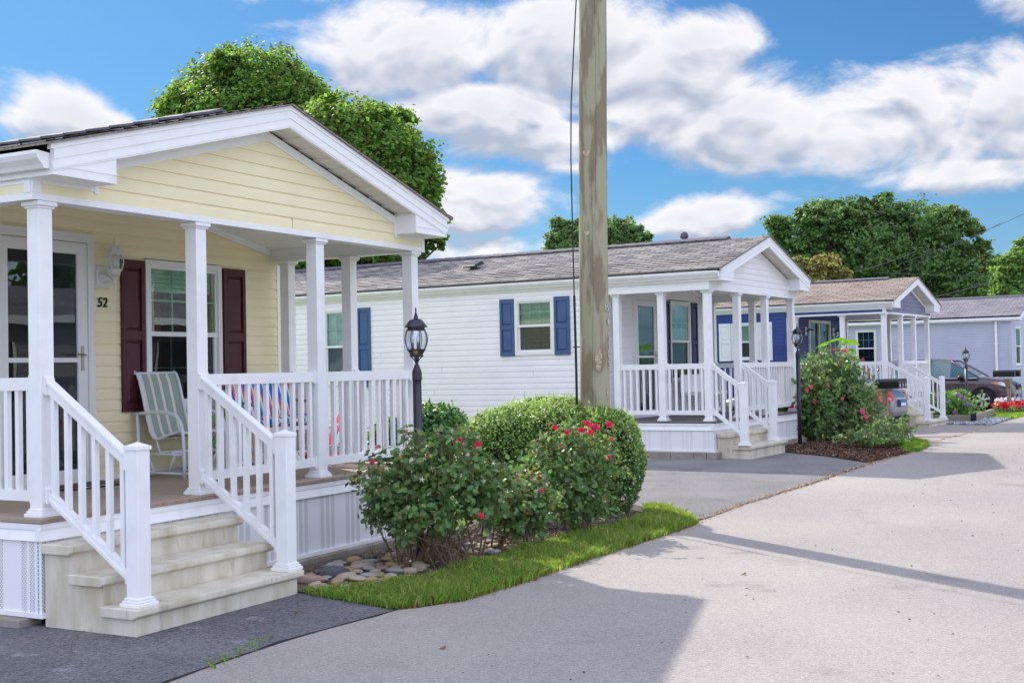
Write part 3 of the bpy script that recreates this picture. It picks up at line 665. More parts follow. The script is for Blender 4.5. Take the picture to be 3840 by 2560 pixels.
    # --- eaves: boxed soffit, fascia and gutter on both long sides
    for s in (-1, 1):
        X0 = 0 if s < 0 else W; g = MB(); q = lambda d: X0+s*d
        zt = Z(fb(X0)+.14)
        g.box(min(q(-.02), q(.035)), max(q(-.02), q(.035)), v0+.258, L, Z(eave-.002), zt)
        # K-style gutter profile
        pr = [(.036, 2.345-2.31), (.085, .035), (.100, .06), (.135, .095), (.150, .125), (.150, .148), (.143, .148), (.036, .140)]
        g.prism([(q(d), v0+.032, Z(eave+h)) for d, h in pr] if s > 0 else [(q(d), v0+.032, Z(eave+h)) for d, h in pr][::-1], (0, L-v0, 0))
        g.build('gutter', white, root)
    # --- porch beams, ceiling
    b = MB(); bw = .15
    b.box(.012, W-.012, .075, .21, Z(BM+.047), Z(eave+.0))
    b.box(.005, W-.005, .19, .215, Z(BM+.002), Z(BM+.045))
    for s in (-1, 1):
        xa, xb = (.016, .15) if s < 0 else (W-.15, W-.016)
        b.box(xa, xb, .211, depth-.001, Z(BM+.002), Z(eave))
        xo = (-.0, .02) if s < 0 else (W-.02, W)
        b.box(xo[0]-.004 if s < 0 else xo[0], xo[1] if s < 0 else xo[1]+.004, -.0+.045, depth-.001, Z(BM-.001), Z(BM+.044))
    b.build('porch_beam', white, root)
    if strip:
        for xa in (-.0, W-.012): sb = MB(); sb.box(xa, xa+.012, .12, depth, Z(BM+.045), Z(eave-.035)); sb.build('beam_siding_strip', MT[strip], root)
        sb = MB(); sb.box(-.008, .014, .06, .12, Z(BM+.045), Z(eave)); sb.box(-.005, .0115, .12, depth, Z(eave-.035), Z(eave)); sb.build('beam_trim', white, root)
    ce = MB(); zc = lambda x: Z(2.27+.19*(hw-abs(x-c)))
    for s in (-1, 1):
        xe = .1 if s < 0 else W-.1
        ce.prism([(c, .10, zc(c)), (xe, .10, zc(xe)), (xe, .10, zc(xe)+.02), (c, .10, zc(c)+.02)], (0, depth-.09, 0))
        tx = .15 if s < 0 else W-.15
        ce.prism([(c, depth-.03, zc(c)-.001), (tx, depth-.03, zc(tx)-.001), (tx, depth-.03, zc(tx)-.07), (c, depth-.03, zc(c)-.07)], (0, .014, 0))
    ce.build('porch_ceiling', white, root)
    # --- walls
    zs = -.02
    wo, wX, wN = (0, depth, D), (1, 0, 0), (0, -1, 0)
    w = MB(); siding(w, wo, wX, wN, zs+.04, 2.80, lambda z: (.03, W-.03) if z < 2.27 else (max(.03, c-(2.30+.19*hw-z)/.19), min(W-.03, c+(2.30+.19*hw-z)/.19)), front['holes']); w.build('front_wall', MT[side_mat if not front.get('mat') else front['mat']], root)
    tr = MB(); tr.box(-.006, .05, depth-.016, depth+.06, Z(-.0), Z(BM)); tr.box(W-.045, W+.005, depth-.018, depth+.05, Z(-.0), Z(BM)); tr.box(.05, W-.05, depth-.022, depth+.0, Z(.001), Z(.028)); tr.build('corner_trim', white, root)
    w = MB(); siding(w, (0, 0, D), (0, 1, 0), (-1, 0, 0), -.15, eave, lambda z: (depth+.06, L), side['holes']); siding(w, (W, 0, D), (0, 1, 0), (1, 0, 0), -.15, eave, lambda z: (depth+.06, L)); w.build('side_wall', MT[side_mat], root)
    w = MB(); w.face([(0, L, 0), (W, L, 0), (W, L, Z(eave)), (c, L, Z(fb(c))), (0, L, Z(eave))]); w.build('rear_wall', MT[side_mat], root)
    # --- deck
    d = MB(); n = round(W/.14); bwid = W/n
    for i in range(n): d.box(i*bwid+.003, (i+1)*bwid-.003, .0, depth+.0, Z(-.034), Z(0)); 
    do = d.build('deck', MT[deck_mats[0]], root, bevel=.004)
    de = MB()
    for i in range(n): de.box(i*bwid+.006, (i+1)*bwid-.006, -.0025, .001, Z(-.030), Z(-.004))
    de.build('deck_board_end', MT[deck_mats[1]], do)
    k = MB()
    for (x0, x1, y0, y1) in ((-.0, W, .012, .04), (-.0+.0, .03, .041, depth+.0), (W-.03, W, .041, depth)):
        pass
    k.box(.006, W-.006, .008, .05, Z(-.075), Z(-.036)); k.box(.006, .05, .051, depth, Z(-.075), Z(-.036)); k.box(W-.05, W-.006, .051, depth, Z(-.075), Z(-.036))
    # sloping band board below
    k.prism([(-.004, -.004, Z(-.15)), (-.004, .05, Z(-.15)), (-.004, .05, Z(-.076)), (-.004, .016, Z(-.076))], (W+.008, 0, 0))
    k.prism([(-.005, .051, Z(-.15)), (.05, .051, Z(-.15)), (.05, .051, Z(-.076)), (.015, .051, Z(-.076))], (0, depth-.051, 0))
    k.prism([(W+.005, .051, Z(-.15)), (W-.05, .051, Z(-.15)), (W-.05, .051, Z(-.076)), (W-.015, .051, Z(-.076))], (0, depth-.051, 0))
    k.build('band_board', white, root)
    sk0 = -.64 if deckz < .745 else -.475
    q = MB(); q.box(.02, W-.02, .022, .05, Z(sk0), Z(-.151)); q.build('skirting', skirt_mat('skirt_'+name, (.84, .84, .87), 0, .22 if deckz == .73 else .62), root)
    q = MB(); q.box(.016, .046, .0505, L, Z(sk0), Z(-.151)); q.box(W-.046, W-.016, .0505, L, Z(sk0), Z(-.151)); q.build('skirting', skirt_mat('skirt_side_'+name, (.84, .84, .87), 1, .22 if deckz == .73 else .62), root)
    q = MB(); q.box(.005, W-.005, .002, .05, Z(sk0-.028), Z(sk0+.004)); q.box(.004, .047, .051, L, Z(sk0-.028), Z(sk0+.004)); q.box(W-.047, W-.004, .051, L, Z(sk0-.028), Z(sk0+.004)); q.build('skirting_channel', white, root)
    return root, D, dict(Z=Z, zc=zc, W=W, c=c, top=top, fb=fb, L=L, depth=depth, eave=eave, sk0=sk0, BM=BM)

def footing(root, D, info, x0, x1, side_len=6, proud=.06):
    """row of concrete blocks carrying the skirting, each its own part"""
    zt = D+info['sk0']-.029; L = side_len; x = x0
    def blk(*a): b = MB(); b.box(*a); b.build('footing_block', MT['block'], root, bevel=.007)
    while x < x1-.05:
        e = min(x+.41, x1); blk(x+.002, e-.002, -proud, .13, -.25, zt+random.uniform(-.004, .002)); x = e
    y = -proud
    while y < L: blk(-proud-.02, .12, max(y, .131)+.002, y+.408, -.25, zt+random.uniform(-.004, .001)); y += .41

def steps(name, label, root, D, x0, x1, treads, run, zs, ground=-.30, first=.01):
    """precast concrete steps with chamfered nosings: treads = list of heights below the deck"""
    o = empty(name, root.matrix_world @ Vector((0, 0, 0)) if False else root.location, root.rotation_euler.z); tag(o, label, 'steps', 'precast concrete steps')
    n = len(treads); b = MB(); t = MB()
    for i, z in enumerate(treads):
        y1 = first-0.0-run*i if i else first; ye = -run*(i+1)
        zl = D+z
        b.box(x0+.035, x1-.035, ye+.045+.0, first-.002*i-.001, ground if True else 0, zl-.055) if i == n-1 else b.box(x0+.035, x1-.035, ye+.045, first-.002*i-.001, D+treads[i+1]-.055, zl-.055)
        yb = first if i == 0 else -run*i+.045-.002
        # tread slab with chamfered lower edge
        ch = .022; sec = [(yb, zl), (ye+.006, zl), (ye, zl-.006), (ye, zl-.045), (ye+ch+.018, zl-.045-ch), (yb, zl-.045-ch)]
        t.prism([(x0+.0, y, z_) for y, z_ in sec], (x1-x0, 0, 0))
    bo = b.build('step_body', MT['concrete'], o); to = t.build('tread', MT['concrete'], o, bevel=.006)
    return o

# ================================================================== ROADS AND GROUND
def ground_sheet():
    xs = [-900, -200, -60, -20, 0, 20, 60, 200, 900]; ys = [-900, -200, -40, 0, 8, 11.5]+[11.5+.5*i for i in range(1, 38)]+[40, 60, 100, 200, 400, 900]
    b = MB()
    for i in range(len(xs)-1):
        for j in range(len(ys)-1):
            b.face([(xs[i], ys[j], TH(ys[j])), (xs[i+1], ys[j], TH(ys[j])), (xs[i+1], ys[j+1], TH(ys[j+1])), (xs[i], ys[j+1], TH(ys[j+1]))])
    o = b.build('ground', MT['lawn']); o['kind'] = 'structure'
ground_sheet()
edge = [(-2.15, 6.30), (-1.93, 6.76), (-1.48, 7.70), (-.84, 8.65), (-.37, 8.96), (.05, 9.63), (.66, 10.78), (1.49, 12.2), (1.81, 12.72), (1.99, 13.21), (2.65, 14.29), (3.62, 15.65), (4.15, 16.46), (5.4, 18.64), (5.89, 19.43), (6.83, 20.89), (7.27, 21.66), (7.59, 22.54), (8.93, 25.04), (11.58, 30.33), (12.16, 31.22), (13.9, 34.15), (14.63, 35.28), (17.2, 39.3), (22, 46.5), (40, 72)]
sheet('road', [(-9, -14), (-3.6, 3.4)]+edge+[(60, 72), (60, 30), (30, 20), (16, 10), (10, 2), (6, -14)], .010, MT['road'])
sheet('driveway', [(-12, -4), (-6, -2), (-3.6, 3.4)]+edge[:4]+[(-.845, 8.66), (-1.65, 9.40), (-1.80, 9.62), (-2.6, 10.2), (-9, 12), (-12, 14)], .006, MT['drive_dark'])
sheet('driveway', [(1.99, 13.21), (2.65, 14.29), (3.62, 15.65), (4.15, 16.46), (5.4, 18.64), (5.13, 20.23), (4.69, 21.32), (4.2, 22.4), (3.2, 21.0), (-1.0, 23.0), (-1.6, 20.2), (1.15, 14.9), (1.52, 14.17), (1.72, 14.0), (1.85, 13.62)], .006, MT['drive_grey'])
sheet('driveway', [(7.59, 22.54), (8.93, 25.04), (11.58, 30.33), (12.16, 31.22), (11.3, 32.2), (9.5, 31.2), (4.5, 34.3), (3.2, 32.2), (7.3, 29.3), (7.3, 25.5)], .006, MT['drive_pink'])
sheet('driveway', [(14.2, 38.3), (17.2, 39.3), (19.8, 43.3), (14.5, 46), (11, 44.0)], .006, MT['drive_pink'])
sheet('garden_bed', [(-1.66, 9.42), (-.845, 8.67), (-.37, 8.97), (.05, 9.64), (.66, 10.79), (1.49, 12.21), (1.88, 12.9), (1.80, 13.6), (1.50, 14.1), (1.1, 14.9), (.3, 15.9), (-.65, 12.75), (-2.4, 9.7), (-2.1, 9.45)], .014, MT['soil'])
sheet('garden_bed', [(5.40, 18.64), (5.89, 19.43), (6.5, 20.3), (6.9, 21.5), (7.3, 23.6), (7.3, 25.6), (6.2, 26.4), (4.2, 23.8), (4.69, 21.32), (5.13, 20.23)], .016, MT['mulch'])
# tar seam between the dark driveway and the lane, and sandy litter along the grey driveway's edge
def seam(name, pts, w, z, mat):
    b = MB(); pts = [Vector((x, y, 0)) for x, y in pts]; ww = [w*random.uniform(.5, 1.4) for _ in pts]
    for i in range(len(pts)-1):
        d = (pts[i+1]-pts[i]).normalized(); n = Vector((-d.y, d.x, 0))
        q = [pts[i]-n*ww[i], pts[i]+n*ww[i]*.4, pts[i+1]+n*ww[i+1]*.4, pts[i+1]-n*ww[i+1]]
        b.face([(p.x, p.y, TH(p.y)+z) for p in q][::-1])
    o = b.build(name, mat); o['kind'] = 'structure'; return o
def dense(pts, step, jit=0):
    out = []
    for (a, b_) in zip(pts[:-1], pts[1:]):
        a, b_ = Vector((*a, 0)), Vector((*b_, 0)); n = max(1, int((b_-a).length/step))
        for i in range(n):
            p = a.lerp(b_, i/n); out.append((p.x+random.uniform(-jit, jit), p.y+random.uniform(-jit, jit)))
    out.append(pts[-1]); return out
seam('pavement_joint', dense([(-3.6, 3.4)]+edge[:5], .12, .006), .022, .0125, MT['tar'])
seam('pavement_joint', dense(edge[9:14], .12, .008), .03, .0135, MT['tar'])

# ================================================================== HOUSE 52 (yellow)
A1 = (-3.193, 8.295)
h1front = dict(holes=[(2.93, 3.96, .65, 2.05), (1.30, 2.22, .02, 2.19)])
H1, D1, I1 = house('yellow_house', 'pale yellow clapboard house with maroon shutters and the number 52 by its door', A1, 28.394, .73, 4.94, 2.47, 1.96, 14.5, 'siding_yellow', 'siding_yellow', 'siding_yellow', 'shingle_a', ('deck_tan', 'deck_end'), 3.235, 0, 0, 0, 0, h1front, dict(holes=[]))
z1 = lambda z: D1+z
po = [.13, 1.665, 3.215, 4.79]
for x in po: post(H1, x, .13, z1(0), z1(2.165))
for v in (.91, 1.73): post(H1, 4.81, v, z1(0), z1(2.165)); post(H1, .13, v+.02, z1(0), z1(2.165))
railing(H1, (1.665+.06, .13), (3.215-.06, .13), z1(.955), z1(.955), z1(.175), z1(.175))
railing(H1, (3.215+.06, .13), (4.79-.06, .13), z1(.955), z1(.955), z1(.175), z1(.175))
railing(H1, (4.81, .19), (4.81, .85), z1(.955), z1(.955), z1(.175), z1(.175))
railing(H1, (4.81, .97), (4.81, 1.67), z1(.955), z1(.955), z1(.175), z1(.175))
railing(H1, (.13, .19), (.13, .87), z1(.955), z1(.955), z1(.175), z1(.175))
railing(H1, (.13, .99), (.13, 1.68), z1(.955), z1(.955), z1(.175), z1(.175))
for x in (.13, 1.64):
    post(H1, x, -.76, z1(-.545), z1(.47), 'newel_post', w=.112, cap=False, pyramid=True)
    railing(H1, (x, .07), (x, -.70), z1(.95), z1(.43), z1(.19), z1(-.33), nm='stair_railing')
footing(H1, D1, I1, 1.72, 4.98, 4)

ST1 = steps('concrete_steps', 'three broad stained concrete steps leading up to the yellow porch', H1, D1, 0.0, 1.715, [-.165, -.355, -.545], .29, 0)
o1, X1, N1 = (0, 1.96, D1), (1, 0, 0), (0, -1, 0)
window(H1, o1, X1, N1, 2.92, 3.985, .62, 2.07, 1.355, cols=3, rows=2, blind='curtain')
shutter(H1, o1, X1, N1, 2.61, 2.90, .617, 2.05, MT['maroon']); shutter(H1, o1, X1, N1, 4.01, 4.345, .617, 2.05, MT['maroon'])
# storm door
dr = MB(); Wd = lambda *a, m=0: wbox(dr, o1, X1, N1, *a, m)
Wd(1.19, 1.265, .0, 2.24, -.02, .045); Wd(2.20, 2.27, .0, 2.24, -.02, .045); Wd(1.265, 2.20, 2.165, 2.24, -.02, .0445); Wd(1.18, 2.28, 2.205, 2.245, .0, .052)
df = dr.build('door_frame', MT['frame'], H1)
dr = MB(); Wd(1.268, 1.335, .03, 2.16, .0, .03); Wd(2.085, 2.196, .03, 2.16, .0, .03); Wd(1.335, 2.085, 2.055, 2.16, .0, .0295); Wd(1.335, 2.085, .03, .13, .0, .0295); Wd(1.335, 2.085, 1.085, 1.125, .004, .028)
dd = dr.build('storm_door', MT['frame'], H1)
gm = MB(); wbox(gm, o1, X1, N1, 1.33, 2.09, .125, 2.06, .010, .013); gm.build('pane', MT['glass_door'], dd)
hd = MB(); Wh = lambda *a: wbox(hd, o1, X1, N1, *a)
Wh(2.115, 2.150, 1.01, 1.23, .03, .036); hd.tube([(2.133, 1.96-.036, D1+1.15), (2.133, 1.96-.075, D1+1.15), (2.10, 1.96-.085, D1+1.152), (2.04, 1.96-.08, D1+1.158)], .009, 6)
hd.build('handle', MT['nickel'], dd, smooth=False)
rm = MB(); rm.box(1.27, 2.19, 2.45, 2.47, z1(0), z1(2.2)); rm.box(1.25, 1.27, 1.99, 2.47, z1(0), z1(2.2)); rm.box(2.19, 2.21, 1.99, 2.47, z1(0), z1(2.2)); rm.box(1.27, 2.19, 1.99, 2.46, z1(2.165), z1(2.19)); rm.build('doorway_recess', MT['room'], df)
rm = MB(); rm.box(2.10, 2.15, 1.985, 2.44, z1(0), z1(2.16)); rm.box(1.99, 2.098, 2.38, 2.44, z1(0), z1(2.16)); rm.build('inner_door', MT['room_light'], df)
text_mesh('house_number', '52', .125, MT['number'], H1, (2.385, 1.96-.018, z1(1.63)), (R(90), 0, 0), shear=.15)
# wall lantern
wl = MB(); wl.box(2.285, 2.475, 1.928, 1.948, z1(1.765), z1(1.975)); wl.box(2.30, 2.46, 1.918, 1.928, z1(1.78), z1(1.96))
wlo = wl.build('wall_lantern', MT['lamp_white'], H1, bevel=.004)
q = MB(); q.tube([(2.38, 1.917, z1(1.86)), (2.38, 1.85, z1(1.845)), (2.385, 1.79, z1(1.80)), (2.385, 1.775, z1(1.83))], [.055, .03, .014, .012], 8); q.tube([(2.385, 1.775, z1(1.73)), (2.385, 1.775, z1(1.87))], [.006, .012], 6)
make_lantern(q, z1(1.845), .80, 0, 1, 0, (2.385, 1.775)); q.tube([(2.385, 1.775, z1(1.94)), (2.385, 1.775, z1(1.97)), (2.385, 1.775, z1(2.03))], [.012, .026, .010], 8, 2); q.build('lantern_head', [MT['lamp_white'], MT['lampglass'], MT['bulb']], wlo)
# door mat and attic vent
mt = MB(); n = 16
for i in range(n):
    for j in range(8): mt.face([(1.5+.78*i/n, 1.42+.46*j/8, .012), (1.5+.78*(i+1)/n, 1.42+.46*j/8, .012), (1.5+.78*(i+1)/n, 1.42+.46*(j+1)/8, .012), (1.5+.78*i/n, 1.42+.46*(j+1)/8, .012)], random.choice([0, 0, 0, 1, 2, 3, 4]) if i in (0, 1, n-1, n-2) or j in (0, 1, 7) else 0)
mt.box(1.5, 2.28, 1.42, 1.88, 0, .0115)
mo = mt.build('door_mat', [MT['number'], MT['red_metal'], MT['crimson'], MT['blind'], MT['leaf_mid']]); mo.location = (A1[0], A1[1], z1(.001)); mo.rotation_euler = (0, 0, math.pi/2-R(28.394)); tag(mo, 'black doormat with a bright flowered border by the storm door', 'doormat')

# ================================================================== HOUSE 2 (white, blue shutters)
A2 = (3.281, 20.126)
side2 = dict(holes=[(2.99, 3.77, 1.2, 2.15), (7.44, 8.27, .7, 2.15)])
H2, D2, I2 = house('white_house', 'long white clapboard house with blue shutters and a grey shingle roof', A2, 32, .748, 4.35, 2.2, 1.96, 15, 'siding_white', 'siding_white', None, 'shingle_a', ('deck_grey', 'deck_grey'), 3.215, 0, 0, 0, 0, dict(holes=[(1.1, 1.95, .02, 2.17), (2.6, 3.5, .64, 2.14)]), side2)
z2 = lambda z: D2+z
for x in (.13, 1.42, 2.78, 4.2): post(H2, x, .13, z2(0), z2(2.165))
for v in (.96, 1.80): post(H2, .13, v, z2(0), z2(2.165)); post(H2, 4.2, v-.05, z2(0), z2(2.165))
for a, b_ in (((.13, .19), (.13, .90)), ((.13, 1.02), (.13, 1.74)), ((1.48, .13), (2.72, .13)), ((2.84, .13), (4.14, .13)), ((4.2, .19), (4.2, .85)), ((4.2, .97), (4.2, 1.69))):
    railing(H2, a, b_, z2(.955), z2(.955), z2(.175), z2(.175), gap=.125)
for x in (.15, 1.50):
    post(H2, x, -.46, z2(-.395), z2(.60), 'newel_post', w=.112, cap=False, pyramid=True)
    railing(H2, (x, .07), (x, -.40), z2(.95), z2(.60), z2(.19), z2(-.16), nm='stair_railing')
footing(H2, D2, I2, -.06, 4.4, 12, .06)
steps('concrete_steps', 'two pale concrete steps in front of the white porch with the dark deck', H2, D2, .10, 1.75, [-.20, -.395], .31, 0)
oS, XS, NS = (0, 0, D2), (0, 1, 0), (-1, 0, 0)
window(H2, oS, XS, NS, 2.97, 3.79, 1.165, 2.18, 1.688, cols=3, rows=2, blind='full'); shutter(H2, oS, XS, NS, 2.655, 2.965, 1.155, 2.185, MT['blue']); shutter(H2, oS, XS, NS, 3.80, 4.10, 1.155, 2.185, MT['blue'])
window(H2, oS, XS, NS, 7.42, 8.29, .66, 2.18, 1.43, cols=3, rows=2, blind='full'); shutter(H2, oS, XS, NS, 7.09, 7.41, .625, 2.175, MT['blue']); shutter(H2, oS, XS, NS, 8.30, 8.62, .625, 2.175, MT['blue'])
oF, XF, NF = (0, 1.96, D2), (1, 0, 0), (0, -1, 0)
window(H2, oF, XF, NF, 2.58, 3.535, .60, 2.165, 1.39, cols=3, rows=2, blind='lace', low_grid=False)
shutter(H2, oF, XF, NF, 2.34, 2.57, .60, 2.155, MT['dark_navy']); shutter(H2, oF, XF, NF, 3.55, 3.86, .60, 2.155, MT['dark_navy'])
dr = MB()
def Wd2(*a): wbox(dr, oF, XF, NF, *a)
Wd2(1.02, 1.09, 0, 2.21, -.02, .045); Wd2(1.97, 2.04, 0, 2.21, -.02, .045); Wd2(1.09, 1.97, 2.13, 2.21, -.02, .0445); df2 = dr.build('door_frame', MT['frame'], H2)
dr = MB(); Wd2(1.095, 1.21, .03, 2.125, 0, .03); Wd2(1.87, 1.965, .03, 2.125, 0, .03); Wd2(1.21, 1.87, 2.02, 2.125, 0, .0295); Wd2(1.21, 1.87, .03, .13, 0, .0295); Wd2(1.21, 1.87, 1.08, 1.12, .004, .028); dd2 = dr.build('storm_door', MT['frame'], H2)
gm = MB(); wbox(gm, oF, XF, NF, 1.205, 1.875, .125, 2.025, .010, .013); gm.build('pane', MT['glass_door'], dd2)
hd = MB(); wbox(hd, oF, XF, NF, 1.90, 1.93, 1.0, 1.2, .03, .037); hd.tube([(1.915, 1.925, D2+1.12), (1.915, 1.88, D2+1.12), (1.84, 1.88, D2+1.125)], .009, 6); hd.build('handle', MT['nickel'], dd2)
rm = MB(); rm.box(1.10, 1.96, 2.35, 2.37, z2(0), z2(2.2)); rm.box(1.08, 1.10, 1.99, 2.37, z2(0), z2(2.2)); rm.box(1.96, 1.98, 1.99, 2.37, z2(0), z2(2.2)); rm.build('doorway_recess', MT['room_light'], df2)
rm = MB(); wbox(rm, oF, XF, NF, 1.24, 1.50, .9, 1.95, -.08, -.06); [wbox(rm, oF, XF, NF, 1.24, 1.50, .95+.33*i, .965+.33*i, -.059, -.05) for i in range(4)]; rm.build('inner_door', MT['room'], df2)
ol = MB(); wbox(ol, oF, XF, NF, 3.09, 3.22, .33, .55, .01, .035); oo = ol.build('outlet_cover', MT['frame'], H2, bevel=.004); ol = MB(); wbox(ol, oF, XF, NF, 3.12, 3.19, .37, .50, .036, .055); ol.build('outlet_box', MT['cream'], oo)
def roof_vent(root, x, y, top, slope):
    b = MB(); zc = top(x); b.lathe([(.07, -.03), (.07, .06)], 12, (x, y, zc))
    b.hexa([(x-.17, y-.16, zc+.02), (x+.17, y-.16, zc+.10), (x+.17, y+.16, zc+.10), (x-.17, y+.16, zc+.02), (x-.15, y-.14, zc+.065), (x+.13, y-.14, zc+.17), (x+.13, y+.14, zc+.17), (x-.15, y+.14, zc+.065)])
    return b.build('roof_vent', MT['black'], root, bevel=.02)
roof_vent(H2, 1.12, 5.42, I2['top'], .3)
b = MB(); b.tube([(2.35, 1.5, I2['top'](2.35)-.02), (2.35, 1.5, I2['top'](2.35)+.16)], .045, 12); b.lathe([(.045, .12), (.075, .14), (.075, .20), (.05, .245), (.0, .255)], 12, (2.35, 1.5, I2['top'](2.35))); b.build('vent_pipe', MT['ridge'], H2, smooth=True)
# bench on the far side of the porch
bn = MB(); bn.box(2.6, 3.9, 1.35, 1.75, .36, .42); bn.box(2.6, 3.9, 1.72, 1.76, .42, .75); [bn.box(x, x+.06, y, y+.06, 0, .36) for x in (2.63, 3.8) for y in (1.37, 1.66)]
bo = bn.build('porch_bench', MT['white']); bo.location = (A2[0], A2[1], TH(A2[1]+.3)+D2+.001); bo.rotation_euler = (0, 0, math.pi/2-R(32)); tag(bo, 'low white bench on the dark deck of the white porch', 'bench')

# ================================================================== HOUSE 3 (navy)
A3 = (9.517, 31.129)
H3, D3, I3 = house('navy_house', 'navy blue clapboard house with tan shingle roof and slate coloured gable', A3, 33, .7214, 4.42, 2.2, 2.60, 14, 'siding_navy', 'siding_slate', 'siding_navy', 'shingle_b', ('deck_grey', 'deck_grey'), 3.19, 0, 0, 0, 0, dict(holes=[(1.55, 3.2, .02, 2.09)]), dict(holes=[(3.45, 4.2, 1.08, 2.03)]))
z3 = lambda z: D3+z
for x in (.13, 1.62, 2.90, 4.28): post(H3, x, .13, z3(0), z3(2.165))
for v in (1.20, 2.46): post(H3, .13, v, z3(0), z3(2.165)); post(H3, 4.28, v, z3(0), z3(2.165))
for a, b_ in (((.13, .19), (.13, 1.14)), ((.13, 1.26), (.13, 2.40)), ((1.68, .13), (2.84, .13)), ((2.96, .13), (4.22, .13)), ((4.28, .19), (4.28, 1.14)), ((4.28, 1.26), (4.28, 2.40))):
    railing(H3, a, b_, z3(.955), z3(.955), z3(.175), z3(.175), gap=.125)
for x in (.13, 1.64):
    post(H3, x, -.90, z3(-.555), z3(.50), 'newel_post', w=.112, cap=False, pyramid=True)
    railing(H3, (x, .07), (x, -.84), z3(.95), z3(.42), z3(.19), z3(-.34), nm='stair_railing')
footing(H3, D3, I3, 1.72, 4.4, 4)
steps('concrete_steps', 'three concrete steps at the far porch of the navy house', H3, D3, 0.0, 1.78, [-.18, -.37, -.56], .335, 0)
o3, XX3, NN3 = (0, 0, D3), (0, 1, 0), (-1, 0, 0)
window(H3, o3, XX3, NN3, 3.43, 4.23, 1.05, 2.06, 1.55, cols=2, rows=1, blind='full', low_grid=False); shutter(H3, o3, XX3, NN3, 3.06, 3.42, 1.04, 2.06, MT['white']); shutter(H3, o3, XX3, NN3, 4.24, 4.58, 1.04, 2.06, MT['white'])
o3f = (0, 2.60, D3); dr = MB()
def Wd3(*a): wbox(dr, o3f, XF, NF, *a)
Wd3(1.45, 1.54, 0, 2.13, -.02, .05); Wd3(3.14, 3.23, 0, 2.13, -.02, .05); Wd3(1.54, 3.14, 2.05, 2.13, -.02, .049); Wd3(2.30, 2.37, 0, 2.05, -.02, .03); df3 = dr.build('patio_door', MT['cream'], H3)
gm = MB(); wbox(gm, o3f, XF, NF, 1.54, 2.30, .06, 2.05, -.03, -.027); wbox(gm, o3f, XF, NF, 2.37, 3.14, .06, 2.05, .0, .003); gm.build('pane', MT['glass_door'], df3)
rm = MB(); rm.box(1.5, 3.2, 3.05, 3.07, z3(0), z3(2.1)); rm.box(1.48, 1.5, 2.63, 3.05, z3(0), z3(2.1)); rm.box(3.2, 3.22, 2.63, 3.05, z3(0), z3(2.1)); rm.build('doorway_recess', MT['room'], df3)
for x in (1.24, 3.55):
    b = MB(); b.box(x-.08, x+.08, 2.565, 2.588, z3(1.70), z3(1.94)); wo_ = b.build('wall_lamp', MT['cream'], H3, bevel=.01)
    b = MB(); b.lathe([(.001, 0), (.05, .005), (.055, .02)], 10, (x, 2.55, z3(1.80))); b.tube([(x, 2.56, z3(1.82)), (x, 2.46, z3(1.87)), (x, 2.40, z3(1.85))], .018, 8); b.box(x-.06, x+.06, 2.34, 2.46, z3(1.83), z3(1.85)); b.build('lamp_arm', MT['lamp_black'], wo_)
    b = MB(); b.box(x-.05, x+.05, 2.35, 2.45, z3(1.69), z3(1.829)); b.build('lamp_shade', MT['lampglass'], wo_)
b = MB(); b.tube([(2.3, 2.9, I3['top'](2.3)), (2.3, 2.9, I3['top'](2.3)+.16)], .05, 12); b.lathe([(.05, .1), (.085, .13), (.095, .19), (.07, .25), (.0, .27)], 12, (2.3, 2.9, I3['top'](2.3)+.02)); b.build('vent_pipe', MT['aluminium'], H3, smooth=True)

